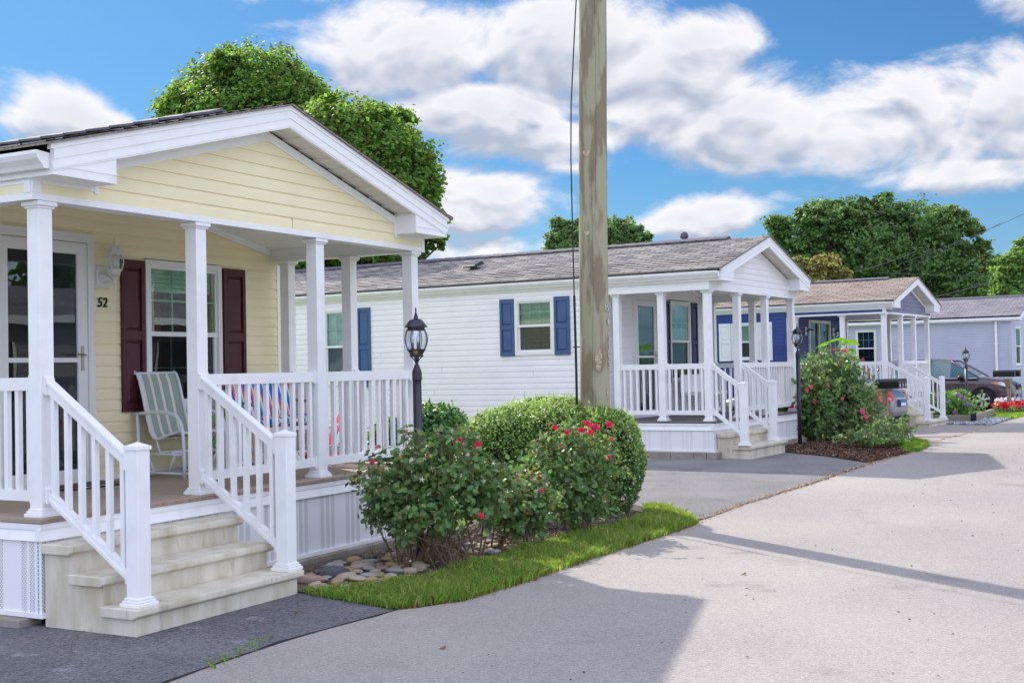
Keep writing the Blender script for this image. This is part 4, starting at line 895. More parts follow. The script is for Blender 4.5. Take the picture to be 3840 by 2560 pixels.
# ================================================================== HOUSE 4 (pale grey, far right)
def far_house():
    yaw = 34; A = (17.9, 44.0); base = 0; rz = math.pi/2-R(yaw)
    root = empty('grey_house', (A[0], A[1], base), rz); tag(root, 'pale lavender grey clapboard house at the far right end of the row', 'house', 'manufactured houses along the lane')
    W, c, L, ez, rzg = 4.7, 2.35, 14, 3.06, 4.02; x0 = .12; sl = (rzg-.2-ez)/c
    w = MB(); siding(w, (x0, 0, 0), (0, 1, 0), (-1, 0, 0), .55, ez, lambda z: (.06, L), [(5.0, 5.7, 1.55, 2.8)])
    siding(w, (0, .10, 0), (1, 0, 0), (0, -1, 0), .55, rzg-.25, lambda z: (x0+.05, W-.05) if z < ez else (c-(rzg-.22-z)/sl, c+(rzg-.22-z)/sl), [(.95, 1.75, 1.5, 2.8)], lap=.12)
    w.face([(W, 0, 0), (W, L, 0), (W, L, ez), (W, 0, ez)]); w.face([(x0, L, 0), (W, L, 0), (W, L, ez), (c, L, rzg-.2), (x0, L, ez)]); w.build('wall', MT['siding_grey'], root)
    k = MB(); k.box(x0-.02, x0+.1, .06, L, 0, .55); k.box(x0, W, .07, .12, 0, .55); k.build('skirting', MT['siding_grey'], root)
    t = MB(); t.box(x0-.03, x0+.07, .04, .14, .5, ez); t.box(W-.07, W+.02, .04, .14, .5, ez)
    t.build('corner_trim', MT['siding_grey'], root)
    r = MB(); top = lambda x: rzg-sl*abs(x-c)
    for s in (-1, 1):
        n = 17; xe = c+s*(c+.12)
        for i in range(n):
            xa, xb = c+(xe-c)*i/n, c+(xe-c)*(i+1)/n
            r.face([(xa, -.35, top(xa)), (xa, L, top(xa)), (xb, L, top(xb)+.008), (xb, -.35, top(xb)+.008)]); r.face([(xb, -.35, top(xb)+.008), (xb, L, top(xb)+.008), (xb, L, top(xb)), (xb, -.35, top(xb))])
    ro = r.build('roof', MT['shingle_c'], root)
    rc = MB(); rc.hexa([(c-.15, -.33, top(c-.15)+.01), (c, -.33, top(c)+.02), (c, L, top(c)+.02), (c-.15, L, top(c-.15)+.01), (c-.15, -.33, top(c-.15)+.035), (c, -.33, top(c)+.045), (c, L, top(c)+.045), (c-.15, L, top(c-.15)+.035)]); rc.build('ridge_cap', MT['ridge'], ro)
    f = MB()
    for s in (-1, 1):
        xe = c+s*(c+.08); P = lambda x, dz: (x, -.33, top(x)-dz)
        f.prism([P(c, .02), P(xe, .02), P(xe, .19), P(c, .19)], (0, .03, 0)); f.prism([(c, -.299, top(c)-.185), (xe, -.299, top(xe)-.185), (xe, -.299, top(xe)-.175), (c, -.299, top(c)-.175)], (0, .39, 0))
    f.build('rake_fascia', MT['white'], root)
    g = MB(); g.box(-.10, .02, -.30, L, ez-.0, ez+.11); g.box(.021, .14, -.29, L, ez-.04, ez+.09); go = g.build('gutter', MT['white'], root, bevel=.01)
    g = MB(); g.box(.02, .10, .52, .60, .3, ez-.01); g.box(.0, .12, .50, .62, 2.2, 2.23); g.build('downspout', MT['white'], root)
    window(root, (x0, 0, 0), (0, 1, 0), (-1, 0, 0), 4.93, 5.72, 1.45, 2.88, 2.18, cols=3, rows=2, blind='none'); shutter(root, (x0, 0, 0), (0, 1, 0), (-1, 0, 0), 4.60, 4.92, 1.45, 2.88, MT['siding_grey']); shutter(root, (x0, 0, 0), (0, 1, 0), (-1, 0, 0), 5.73, 6.05, 1.45, 2.88, MT['siding_grey'])
    window(root, (0, .10, 0), (1, 0, 0), (0, -1, 0), .88, 1.80, 1.42, 2.85, 2.13, cols=2, rows=1, blind='none')
far_house()

# ================================================================== VEGETATION KIT
OVAL = [(0, 0), (.25, .26), (.6, .30), (1, 0), (.6, -.30), (.25, -.26)]
RHOMB = [(0, 0), (.45, .36), (1, 0), (.45, -.36)]
NARROW = [(0, 0), (.4, .16), (1, 0), (.4, -.16)]
def leaf_cloud(name, P, size, mat, parent=None, shape=RHOMB, outward=None, up=.4, fold=.15, seed=1, loc=None, droop=0):
    """many separate leaf faces; P: N x 3 points, outward: N x 3 facing directions (or None)"""
    g = np.random.default_rng(seed); P = np.asarray(P, float); n = len(P)
    a = g.normal(size=(n, 3)); nrm = g.normal(size=(n, 3)); nrm[:, 2] += up*2
    if outward is not None: nrm += outward*1.3; a += outward*.5
    a[:, 2] -= droop
    nrm /= np.linalg.norm(nrm, axis=1)[:, None]; a -= nrm*(a*nrm).sum(1)[:, None]; a /= np.linalg.norm(a, axis=1)[:, None]; b = np.cross(nrm, a)
    s = (np.broadcast_to(size, (n,))*g.uniform(.7, 1.25, n))[:, None]; k = len(shape)
    V = np.empty((n, k, 3))
    for i, (l, w) in enumerate(shape): V[:, i] = P+a*s*(l-.4)+b*s*w+nrm*s*abs(w)*fold
    me = bpy.data.meshes.new(name); me.vertices.add(n*k); me.loops.add(n*k); me.polygons.add(n)
    me.vertices.foreach_set('co', V.reshape(-1).astype(np.float32)); me.loops.foreach_set('vertex_index', np.arange(n*k, dtype=np.int32))
    me.polygons.foreach_set('loop_start', np.arange(0, n*k, k, dtype=np.int32)); me.materials.append(mat); me.update(calc_edges=True)
    o = bpy.data.objects.new(name, me); C.objects.link(o)
    if parent: o.parent = parent
    if loc: o.location = loc
    return o

def lobe_points(lobes, dens, g, clump=.16, shell=.45, per=46, flat=.8):
    """clumped leaf points through ellipsoid lobes (x, y, z, r)"""
    pts = []; outs = []
    for x, y, z, r in lobes:
        n = int(dens*r*r); nc = max(3, n//per)
        d = g.normal(size=(nc, 3)); d /= np.linalg.norm(d, axis=1)[:, None]; rad = r*(shell+(1.05-shell)*g.random(nc)**.75); rad = np.where(g.random(nc) < .16, rad*g.uniform(1.05, 1.26, nc), rad)
        cc = d*rad[:, None]*np.array([1, 1, flat]); sz = g.uniform(.6, 1.3, nc)
        idx = g.integers(0, nc, n); p = cc[idx]+g.normal(size=(n, 3))*(clump*r*sz[idx])[:, None]*np.array([1, 1, .55])
        pts.append(p+np.array([x, y, z])); o = p/np.maximum(np.linalg.norm(p, axis=1)[:, None], 1e-6); outs.append(o)
    return np.concatenate(pts), np.concatenate(outs)

def tree(name, label, lobes, dist, mat, leaf, dens, base, cat='tree', group=None, clump=.16, seed=3, trunk_r=.3, up=.4, per=26, depth=1.0):
    """lobes: (x, z, r) with the y of each spread about dist"""
    g = np.random.default_rng(seed); root = empty(name, (base[0], base[1], TH(base[1]))); tag(root, label, cat, group)
    lb = [(x-base[0], (dist-base[1])+g.uniform(-.7, .7)*r*depth, z-TH(base[1]), r) for x, z, r in lobes]
    sub = []
    for x, y, z, r in lb:      # secondary boughs make the outline uneven
        for _ in range(7):
            d = g.normal(size=3); d[1] *= .6; d /= np.linalg.norm(d); q = r*g.uniform(.22, .42); sub.append((x+d[0]*r*.92, y+d[1]*r*.92, z+d[2]*r*.88, q))
    P, O = lobe_points(lb, dens*.66, g, clump, per=per); P2, O2 = lobe_points(sub, dens*1.5, g, .22, shell=.3, per=30)
    P, O = np.concatenate([P, P2]), np.concatenate([O, O2])
    leaf_cloud('crown', P, leaf, mat, root, outward=O, seed=seed, up=up)
    t = MB(); zlow = min(z-r for _, _, z, r in lb); zt = max(z for _, _, z, r in lb); fork = max(1.2, zlow*.75)
    t.tube([(0, 0, -.2), (.05, 0, fork*.5), (0, .05, fork)], [trunk_r*1.25, trunk_r, trunk_r*.8], 10)
    for x, y, z, r in lb:
        m = Vector((x*.45, y*.45, fork+(z-fork)*.45)); t.tube([(0, .05, fork-.3), tuple(m+Vector((g.uniform(-.2, .2), g.uniform(-.2, .2), 0))), (x, y, z)], [trunk_r*.55, trunk_r*.3, trunk_r*.08], 6)
        for _ in range(3):
            d = Vector(g.normal(size=3)).normalized()*r*.8; t.tube([tuple(m), (x+d.x, y+d.y, z+d.z*.7)], [trunk_r*.2, .02], 4)
    t.build('trunk', MT['bark'], root)
    return root

tree('maple_tree', 'tall round maple with bright green crown rising behind the yellow house ridge', [(-7.07, 10.07, 1.33), (-8.48, 10.02, 1.1), (-9.35, 9.3, .85), (-6.13, 9.75, .86), (-7.87, 8.75, 1.7), (-10.0, 8.75, .5), (-6.7, 8.25, 1.7), (-9.2, 8.2, 1.1), (-5.35, 8.7, .85), (-5.3, 7.6, 1.1), (-9.9, 9.6, .35), (-5.5, 9.5, .4)], 36, MT['leaf_maple'], .13, 6200, (-7.4, 36), clump=.13, seed=11, trunk_r=.35)
tree('maple_tree', 'broad lower maple whose crown hangs down beside the yellow porch gable', [(-4.08, 7.71, 1.10), (-3.4, 7.75, .9), (-2.74, 7.0, .85), (-3.23, 6.07, 1.3), (-4.44, 6.36, 1.4), (-2.35, 6.05, .66), (-2.08, 5.3, .46), (-3.65, 4.9, .75), (-4.93, 4.9, .95), (-2.5, 4.75, .36), (-5.6, 4.3, .9), (-3.0, 4.5, .5), (-4.6, 7.7, .8), (-2.2, 6.5, .4), (-1.85, 5.0, .28)], 31, MT['leaf_maple'], .12, 7400, (-4.2, 31.5), clump=.13, seed=12, trunk_r=.3)
tree('linden_tree', 'small pale green tree seen on both sides of the utility pole', [(2.71, 8.1, .85), (4.15, 8.27, 1.0), (5.46, 8.4, .8), (6.3, 7.9, .52), (3.48, 7.4, .85), (5.04, 7.4, 1.0), (2.2, 7.5, .5)], 60, MT['leaf_mid'], .18, 4200, (4.2, 60), clump=.15, seed=13)
tree('oak_tree', 'huge spreading dark green oak behind the navy house', [(16.54, 8.82, 1.6), (17.94, 9.8, 1.4), (19.62, 10.0, 1.15), (21.59, 9.7, 1.5), (23.41, 9.6, 1.5), (25.06, 8.81, 1.4), (26.3, 7.5, 1.2), (27.3, 6.9, .66), (20.32, 7.83, 2.2), (23.35, 7.32, 2.2), (17.26, 7.13, 1.5), (25.59, 6.05, 1.8), (21.03, 5.84, 2.2), (18.6, 5.6, 1.5)], 70, MT['leaf_oak'], .21, 2300, (21.5, 71), clump=.12, seed=14, trunk_r=.55)
tree('young_tree', 'small tree turning yellow and orange above the tan roof', [(11.73, 5.32, .42), (12.46, 5.51, .47), (12.98, 5.19, .31), (11.27, 5.59, .26), (12.14, 5.0, .52)], 48, MT['leaf_yel'], .14, 6500, (12.2, 48.2), clump=.2, seed=15, trunk_r=.09)
tree('ash_tree', 'bright yellow green tree at the right edge beyond the last house', [(22.92, 5.74, .79), (23.66, 6.09, .97), (22.24, 5.3, .5), (22.77, 4.65, .85), (23.87, 4.87, 1.09)], 56, MT['leaf_ash'], .17, 4300, (23.3, 56.5), clump=.16, seed=16, trunk_r=.2)
tree('dark_tree', 'dark tree in the row beyond the pale grey roof', [(27.12, 5.3, 1.3), (29.21, 5.2, 1.4), (30.93, 4.8, 1.3), (32.67, 4.7, 1.3), (25.3, 5.4, 1.5), (34, 5, 1.5), (23, 5, 1.5), (28, 3.2, 1.6), (31, 3.2, 1.6)], 80, MT['leaf_back'], .3, 1500, (28.9, 80), clump=.18, seed=17)
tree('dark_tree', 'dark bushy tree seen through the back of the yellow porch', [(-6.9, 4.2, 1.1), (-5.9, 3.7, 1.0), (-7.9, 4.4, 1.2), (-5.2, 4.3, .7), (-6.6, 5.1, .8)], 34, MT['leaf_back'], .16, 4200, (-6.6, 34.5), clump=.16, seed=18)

def bush(name, label, lobes, base, leafmat, leaf, n, core=.78, group=None, cat='bush', shape=RHOMB, tip=None, tipn=0, seed=5, parts='foliage', noise=.06, up=.25, stems=None, sprigs=0):
    """clipped or loose shrub: leaves spread over an uneven skin of ellipsoids with depth"""
    g = np.random.default_rng(seed); root = empty(name, (base[0], base[1], TH(base[1]))); tag(root, label, cat, group); B = np.array([base[0], base[1], TH(base[1])])
    L_ = np.array(lobes, float); area = (L_[:, 3]*L_[:, 4]*L_[:, 5])**(2/3); cnt = (n*area/area.sum()).astype(int)
    P = []; O = []
    for (x, y, z, rx, ry, rz_), c_ in zip(L_, cnt):
        d = g.normal(size=(c_, 3)); d /= np.linalg.norm(d, axis=1)[:, None]
        bump = noise*(np.sin(d[:, 0]*7+x*3)+np.sin(d[:, 1]*9+1)+np.sin(d[:, 2]*8+2))/2+g.normal(size=c_)*noise*.35
        rr = (1-(g.random(c_)**1.8)*(1-core))+bump
        p = d*rr[:, None]*np.array([rx, ry, rz_])+np.array([x, y, z]); P.append(p); O.append(d)
    P = np.concatenate(P); O = np.concatenate(O)
    inside = np.zeros(len(P), bool)
    for (x, y, z, rx, ry, rz_) in L_: inside |= ((((P-np.array([x, y, z]))/np.array([rx, ry, rz_]))**2).sum(1) < (core*.92)**2)
    ok = (~inside) & (P[:, 2] > .04); P, O = P[ok], O[ok]
    leaf_cloud(parts, P-B, leaf, leafmat, root, shape=shape, outward=O, seed=seed, up=up)
    if tip is not None:
        w = np.clip(O[:, 2]*1.1+.25, .03, 1)*(g.random(len(P)) < 1); idx = g.choice(len(P), size=tipn, p=w/w.sum()); q = P[idx]+O[idx]*g.uniform(.0, .035, tipn)[:, None]
        leaf_cloud('new_growth', q-B, leaf*.8, tip, root, shape=shape, outward=O[idx], seed=seed+1, up=.6)
    if sprigs:
        w = np.clip(O[:, 2]+.1, 0, 1); idx = g.choice(len(P), size=sprigs, p=w/w.sum()); Q = []
        for i in idx:
            hgt = g.uniform(.03, .10); ln = g.normal(size=2)*.012
            for t in np.linspace(0, 1, 9): Q.append(P[i]-B+np.array([ln[0]*t, ln[1]*t, hgt*t])+g.normal(size=3)*.006)
        leaf_cloud('new_shoots', np.array(Q), leaf*.62, tip if tip is not None else leafmat, root, shape=shape, seed=seed+2, up=.3)
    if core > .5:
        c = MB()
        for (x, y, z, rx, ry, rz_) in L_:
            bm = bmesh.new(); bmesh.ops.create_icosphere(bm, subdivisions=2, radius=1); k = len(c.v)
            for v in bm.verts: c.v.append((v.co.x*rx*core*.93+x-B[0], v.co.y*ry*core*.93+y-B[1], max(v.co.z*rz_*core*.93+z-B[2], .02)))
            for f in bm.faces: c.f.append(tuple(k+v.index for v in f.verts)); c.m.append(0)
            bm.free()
        c.build('inner_dark', MT['dark_core'], root, smooth=True)  # solid near-black core, painted as the shaded inside of the bush
    return root

bush('boxwood_hedge', 'big rounded clipped boxwood at the foot of the utility pole, pale new tips on top', [(.02, 14.15, .66, .62, .62, .60), (.55, 14.0, .70, .66, .66, .62), (1.02, 13.75, .62, .44, .52, .60), (.30, 14.5, .72, .7, .5, .60), (-.30, 14.2, .58, .42, .5, .52)], (.45, 14.1), MT['leaf_box'], .034, 62000, core=.84, shape=RHOMB, tip=MT['leaf_boxtip'], tipn=20000, seed=21, noise=.045, cat='bush', sprigs=1000)
bush('holly_bush', 'dark glossy rounded bush behind the black lamp post by the white wall', [(-1.1, 17.0, .62, .56, .5, .60), (-1.65, 17.0, .5, .45, .45, .52), (-.85, 16.9, .5, .32, .4, .50)], (-1.3, 17.0), MT['leaf_holly'], .055, 16000, core=.82, shape=RHOMB, tip=MT['leaf_lime'], tipn=500, seed=22, noise=.05, sprigs=160)

STAR = [(0, 0)]
def star_cloud(name, P, size, mat, parent, seed):
    """spent rose heads: five narrow rays each"""
    g = np.random.default_rng(seed); V = []; F = []
    for p in P:
        n = Vector(g.normal(size=3)+np.array([0, -.4, .8])).normalized(); a = n.orthogonal().normalized(); b = n.cross(a); s = size*g.uniform(.7, 1.3); k = len(V); pts = []
        for j in range(10):
            t = 2*math.pi*j/10; r = s if j % 2 == 0 else s*.22; q = Vector(p)+a*math.cos(t)*r+b*math.sin(t)*r-n*(.3*s if j % 2 == 0 else 0); V.append(tuple(q))
        V.append(tuple(Vector(p)+n*s*.12))
        for j in range(10): F.append((k+j, k+(j+1) % 10, k+10))
    me = bpy.data.meshes.new(name); me.from_pydata(V, [], F); me.materials.append(mat); o = bpy.data.objects.new(name, me); C.objects.link(o); o.parent = parent; return o
def blossom(root, p, r, mat, name='rose_bloom', seed=0):
    """ruffled open rose: three rings of cupped petals about an axis that leans outwards"""
    g = np.random.default_rng(seed+5); b = MB(); n = Vector((g.uniform(-.5, .5), -.75, g.uniform(.35, .9))).normalized(); A = n.orthogonal().normalized(); Bv = n.cross(A); p = Vector(p)
    for ring, (k, rr, h) in enumerate(((6, 1.0, -.12), (5, .78, .12), (4, .50, .34), (3, .25, .5))):
        for j in range(k):
            t = 2*math.pi*(j+.5*ring)/k+g.uniform(-.25, .25); d = A*math.cos(t)+Bv*math.sin(t); e = n.cross(d); q = r*rr*g.uniform(.85, 1.15); c0 = p+n*r*h*.4
            m1 = c0+d*q*.55+n*r*(h*.7+.10); m2 = c0+d*q+n*r*(h+g.uniform(-.05, .15))
            b.face([c0-e*q*.15, m1-e*q*.50, m1+e*q*.50, c0+e*q*.15]); b.face([m1-e*q*.50, m2-e*q*.34, m2+n*r*.06, m2+e*q*.34, m1+e*q*.50])
    return b.build(name, mat, root)
def rose(name, label, lobes, base, bases, nleaf, leaf, nst, blooms, seed, group='rose bushes', bloom=('petal_red',), br=.036, dry=120, front=1.0):
    """loose rose shrub: bare forking canes below, compound leaves above, spent heads on top"""
    g = np.random.default_rng(seed); z0 = TH(base[1]); root = empty(name, (base[0], base[1], z0)); tag(root, label, 'rose bush', group); B = np.array([base[0], base[1], z0])
    L_ = np.array(lobes, float); vol = L_[:, 3]*L_[:, 4]*L_[:, 5]; pr = vol/vol.sum(); n = nleaf//5
    idx = g.choice(len(L_), n, p=pr); d = g.normal(size=(n, 3)); d /= np.linalg.norm(d, axis=1)[:, None]; rr = g.random(n)**.45*1.04
    rr *= 1+.14*(np.sin(d[:, 0]*6+idx)+np.sin(d[:, 2]*7+idx*2))
    cen = L_[idx, :3]+d*rr[:, None]*L_[idx, 3:6]; ok = cen[:, 2] > .12+z0; cen, d, idx = cen[ok], d[ok], idx[ok]; n = len(cen)
    # each spray: five leaflets about a rachis
    ax = d+g.normal(size=(n, 3))*.6; ax[:, 2] -= .1; ax /= np.linalg.norm(ax, axis=1)[:, None]; sd = np.cross(ax, np.array([0, 0, 1.])+g.normal(size=(n, 3))*.3); sd /= np.linalg.norm(sd, axis=1)[:, None]
    P = []
    for along, side in ((0, .55), (0, -.55), (.75, .6), (.75, -.6), (1.5, 0)): P.append(cen+ax*leaf*along+sd*leaf*side)
    P = np.concatenate(P); O = np.concatenate([d]*5)
    leaf_cloud('foliage', P-B, leaf, MT['leaf_rose'], root, shape=OVAL, outward=O*.8, seed=seed, up=.35)
    w = np.clip(d[:, 2]+.4, .03, 1); ii = g.choice(n, n//6, p=w/w.sum()); leaf_cloud('young_leaves', np.repeat(cen[ii], 3, axis=0)+g.normal(size=(len(ii)*3, 3))*leaf*.7+np.repeat(d[ii], 3, axis=0)*.03-B, leaf*.85, MT['leaf_young'], root, shape=OVAL, seed=seed+9, up=.5)
    c = MB()
    for i in range(len(bases)*7):
        bx, by = bases[i % len(bases)]; k = g.integers(0, len(L_)); lo = L_[k]; e = lo[:3]+g.normal(size=3)*lo[3:6]*.42
        p0 = Vector((bx+g.uniform(-.05, .05), by+g.uniform(-.05, .05), z0-.03))-Vector(B); p3 = Vector(e)-Vector(B); m = p0.lerp(p3, .4)+Vector((g.uniform(-.05, .05), g.uniform(-.05, .05), .02))
        c.tube([p0, m, p3], [.011, .008, .004], 5)
        for _ in range(3):
            q = m.lerp(p3, g.random()); c.tube([q, q+Vector(g.normal(size=3))*.09+Vector((0, 0, .1))], [.005, .002], 4)
    # twigs that carry the uppermost sprays
    top = cen[np.argsort(-cen[:, 2])[:60]]
    for p in top: q = Vector(p-B); c.tube([q-Vector((g.uniform(-.05, .05), 0, .18)), q], [.004, .002], 4)
    c.build('cane', MT['stem'], root)
    w = np.clip(d[:, 2]+.35, .02, 1)*(rr[ok] > .75); nst = min(nst*2, n//2); ii = g.choice(n, nst, p=w/w.sum()); star_cloud('flower_heads', (cen[ii]+d[ii]*.05-B), leaf*.42, MT['calyx'], root, seed)  # star shapes are spent rose calyxes, petals already gone
    ii = g.choice(n, dry, p=w/w.sum()); leaf_cloud('dry_leaves', cen[ii]+d[ii]*.03-B, leaf*.8, MT['leaf_dry'], root, shape=RHOMB, seed=seed+3)
    for j, bl in enumerate(blooms): blossom(root, Vector(bl[:3])-Vector(B), (bl[3]*.74 if len(bl) > 3 else br), MT[bloom[j % len(bloom)]], seed=j)
    return root

rose('rose_bush', 'largest rose bush with bare brown canes between the concrete steps and the lamp post', [(-.92, 10.4, .70, .34, .38, .38), (-.55, 10.5, .76, .36, .38, .38), (-.25, 10.6, .62, .26, .32, .30), (-1.08, 10.35, .60, .20, .28, .24), (-.78, 10.2, .50, .34, .30, .20)], (-.72, 10.45), [(-.95, 10.4), (-.70, 10.45), (-.55, 10.4), (-.85, 10.5), (-.3, 10.7)], 4300, .064, 170,
     [(-1.12, 10.05, 1.06, .022), (-1.15, 10.0, .95, .026), (-.45, 10.2, 1.10, .030), (-.30, 10.2, 1.06, .042), (-.28, 9.98, .50, .034)], 31, bloom=('petal_pink', 'petal_red', 'petal_red', 'petal_red', 'petal_red'))
rose('rose_bush', 'low middle rose bush with browning heads, between the largest one and the scarlet one', [(-.08, 11.4, .46, .26, .28, .28), (.16, 11.5, .42, .22, .28, .26)], (0, 11.35), [(-.2, 11.3), (.15, 11.35)], 2300, .062, 140, [(.02, 11.0, .72, .03), (.24, 11.1, .58, .028)], 32, dry=200)
rose('rose_bush', 'rose bush with a cluster of scarlet blooms in front of the clipped boxwood', [(.50, 12.3, .68, .34, .34, .38), (.80, 12.45, .62, .28, .32, .36), (.60, 12.2, .36, .34, .30, .24)], (.6, 12.3), [(.55, 12.25), (.75, 12.35)], 3500, .060, 120,
     [(.72, 12.0, 1.13, .055), (.80, 11.98, 1.10, .052), (.66, 12.0, 1.07, .052), (.74, 11.95, 1.05, .05), (.93, 12.0, 1.12, .048), (.40, 12.0, 1.10, .042), (.52, 12.0, 1.05, .04), (.95, 12.0, .98, .03), (.45, 12.0, .92, .022), (.93, 12.05, .80, .028)], 33, dry=200)
rose('rose_bush', 'very large sprawling rose thicket between the second lamp post and the mailboxes', [(5.75, 24.3, 1.0, .72, .8, .78), (6.45, 24.7, 1.15, .70, .8, .72), (6.8, 24.9, .85, .55, .7, .62), (5.45, 24.2, .8, .40, .6, .62), (6.2, 24.4, .55, .95, .7, .50), (6.3, 24.7, 1.55, .45, .5, .33), (6.9, 24.6, .5, .40, .5, .38)], (6.3, 24.5), [(5.8, 24.4), (6.4, 24.6), (6.9, 24.7)], 12500, .088, 330,
     [(5.68, 23.45, 1.22, .05), (5.60, 23.45, 1.16, .05), (6.02, 23.5, 1.24, .045), (5.33, 23.6, .85, .07), (5.45, 23.6, .80, .05), (5.75, 23.5, .92, .045), (6.27, 23.45, .98, .04), (6.9, 23.9, .62, .06), (7.0, 23.9, .5, .05), (6.72, 23.7, .72, .07), (6.78, 23.7, .62, .06), (6.82, 23.8, .55, .05), (7.12, 23.7, .32, .04), (7.2, 23.7, .36, .04), (6.35, 24.2, 1.92, .06), (6.55, 24.2, 1.9, .06), (5.2, 23.5, .6, .05)],
     34, bloom=('petal_pink', 'petal_pink', 'petal_pink', 'petal_red', 'petal_red', 'petal_red', 'petal_pink', 'petal_red', 'petal_red'), dry=150)
rose('rose_bush', 'low straggling rose shoots in front of the mailbox post', [(6.35, 21.6, .30, .34, .4, .28), (6.75, 21.9, .40, .36, .4, .32), (6.0, 21.9, .25, .3, .4, .22)], (6.45, 21.8), [(6.4, 21.7), (6.8, 21.9)], 1700, .07, 50, [], 35, dry=30)
for i, (z, r_) in enumerate([]): pass
# tall big-leaved plant growing out of the thicket
pl = empty('big_leaf_plant', (6.66, 25.35, TH(25.35))); tag(pl, 'tall plant with broad lime green leaves rising above the large rose thicket', 'plant')
zb = TH(25.35); q = MB(); q.tube([(0, 0, 0), (.01, 0, 1.1), (.0, 0, 2.1)], [.018, .014, .006], 6); lf = [(-.25, 2.05, .25), (-.08, 2.12, .17), (.10, 2.14, .15), (.28, 2.08, .24), (.26, 1.90, .20), (.30, 1.74, .21), (.22, 1.58, .22), (-.15, 1.75, .18), (.05, 1.55, .15), (-.2, 1.45, .2)]
for x, z, s in lf: q.tube([(0, 0, z-.08), (x*.5, -.05, z)], [.006, .004], 4)
q.build('stalk', MT['leaf_lime'], pl)
for x, z, s in lf:
    s *= .72
    b = MB(); c0 = Vector((x, -.10, z-zb)); dx = Vector((1 if x > 0 else -1, -.35, -.18)).normalized(); sd = Vector((.15, -.6, .22)).normalized(); up_ = dx.cross(sd)
    ring = [c0+dx*s*(-.8), c0+dx*s*(-.65)+sd*s*.75, c0+sd*s*.95, c0+dx*s*.55+sd*s*.55, c0+dx*s*1.15-Vector((0, 0, .03)), c0+dx*s*.55-sd*s*.55, c0-sd*s*.95, c0+dx*s*(-.65)-sd*s*.75]
    for j in range(8): b.face([c0+Vector((0, 0, -.025)), ring[j], ring[(j+1) % 8]])
    b.build('leaf', MT['leaf_lime'], pl, smooth=True)

# ------------------------------------------------------------------ grass
def inpoly(x, y, poly):
    c = np.zeros(len(x), bool); n = len(poly)
    for i in range(n):
        x0, y0 = poly[i]; x1, y1 = poly[(i+1) % n]
        k = ((y0 > y) != (y1 > y)) & (x < (x1-x0)*(y-y0)/((y1-y0) or 1e-9)+x0); c ^= k
    return c
def scatter(poly, n, g):
    p = np.array(poly); lo, hi = p.min(0), p.max(0); out = np.empty((0, 2))
    while len(out) < n:
        q = lo+g.random((n*2, 2))*(hi-lo); out = np.concatenate([out, q[inpoly(q[:, 0], q[:, 1], poly)]])
    return out[:n]
def grass(name, poly, n, h, mat, seed, label, lift=.012, w=.0045, extra=None):
    g = np.random.default_rng(seed); q = scatter(poly, n, g)
    dn = .5+.5*np.sin(q[:, 0]*9+np.sin(q[:, 1]*7)*2); q = q[g.random(n) < .35+.65*dn]; n = len(q)
    q = q+g.normal(size=q.shape)*.018; z = np.array([TH(v) for v in q[:, 1]])+lift; t = g.uniform(0, 2*math.pi, n); hh = h*g.uniform(.45, 1.2, n)*(.9+.2*np.sin(q[:, 0]*5+q[:, 1]*4)); lean = g.normal(size=(n, 2))*.45*hh[:, None]
    V = np.empty((n, 5, 3)); cs, sn = np.cos(t)*w, np.sin(t)*w
    V[:, 0] = np.stack([q[:, 0]-cs, q[:, 1]-sn, z], 1); V[:, 1] = np.stack([q[:, 0]+cs, q[:, 1]+sn, z], 1)
    V[:, 2] = np.stack([q[:, 0]+lean[:, 0]*.35+cs*.8, q[:, 1]+lean[:, 1]*.35+sn*.8, z+hh*.6], 1); V[:, 4] = np.stack([q[:, 0]+lean[:, 0]*.35-cs*.8, q[:, 1]+lean[:, 1]*.35-sn*.8, z+hh*.6], 1)
    V[:, 3] = np.stack([q[:, 0]+lean[:, 0], q[:, 1]+lean[:, 1], z+hh], 1)
    me = bpy.data.meshes.new(name); me.vertices.add(n*5); me.loops.add(n*5); me.polygons.add(n); me.vertices.foreach_set('co', V.reshape(-1).astype(np.float32))
    me.loops.foreach_set('vertex_index', np.arange(n*5, dtype=np.int32)); me.polygons.foreach_set('loop_start', np.arange(0, n*5, 5, dtype=np.int32)); me.materials.append(mat); me.update(calc_edges=True)
    o = bpy.data.objects.new(name, me); C.objects.link(o); tag(o, label, 'grass', kind='stuff'); return o
G1 = [(-1.66, 9.40), (-.845, 8.66), (-.37, 8.955), (.05, 9.62), (.66, 10.77), (1.49, 12.19), (1.90, 12.95), (1.88, 13.4), (1.72, 13.95), (1.50, 14.15), (1.43, 13.5), (1.15, 12.9), (.73, 12.45), (.1, 11.35), (-.35, 10.45), (-.75, 9.85), (-1.05, 9.45), (-1.44, 9.42)]
grass('grass', G1, 85000, .075, MT['grass'], 41, 'strip of bright grass along the lane below the rose bushes', w=.004)
grass('grass', G1, 2200, .11, MT['grass_dry'], 42, 'dry seed stalks standing in the grass strip', w=.002)
grass('grass', G1, 16000, .085, MT['grass_pale'], 47, 'paler yellow green blades mixed through the grass strip', w=.003)
grass('grass', [(6.55, 20.55), (6.80, 20.75), (7.42, 22.05), (7.7, 23.4), (7.35, 23.9), (6.9, 22.2)], 9000, .10, MT['grass'], 43, 'small patch of bright grass between the mulch bed and the navy house driveway', w=.007)
grass('grass', [(-1.3, 16.8), (.6, 15.9), (-.9, 19.8), (-1.6, 22.5), (-4.5, 23.5), (-5.5, 20), (-3.4, 16)], 26000, .08, MT['grass'], 44, 'lawn between the yellow house and the white house', w=.008)
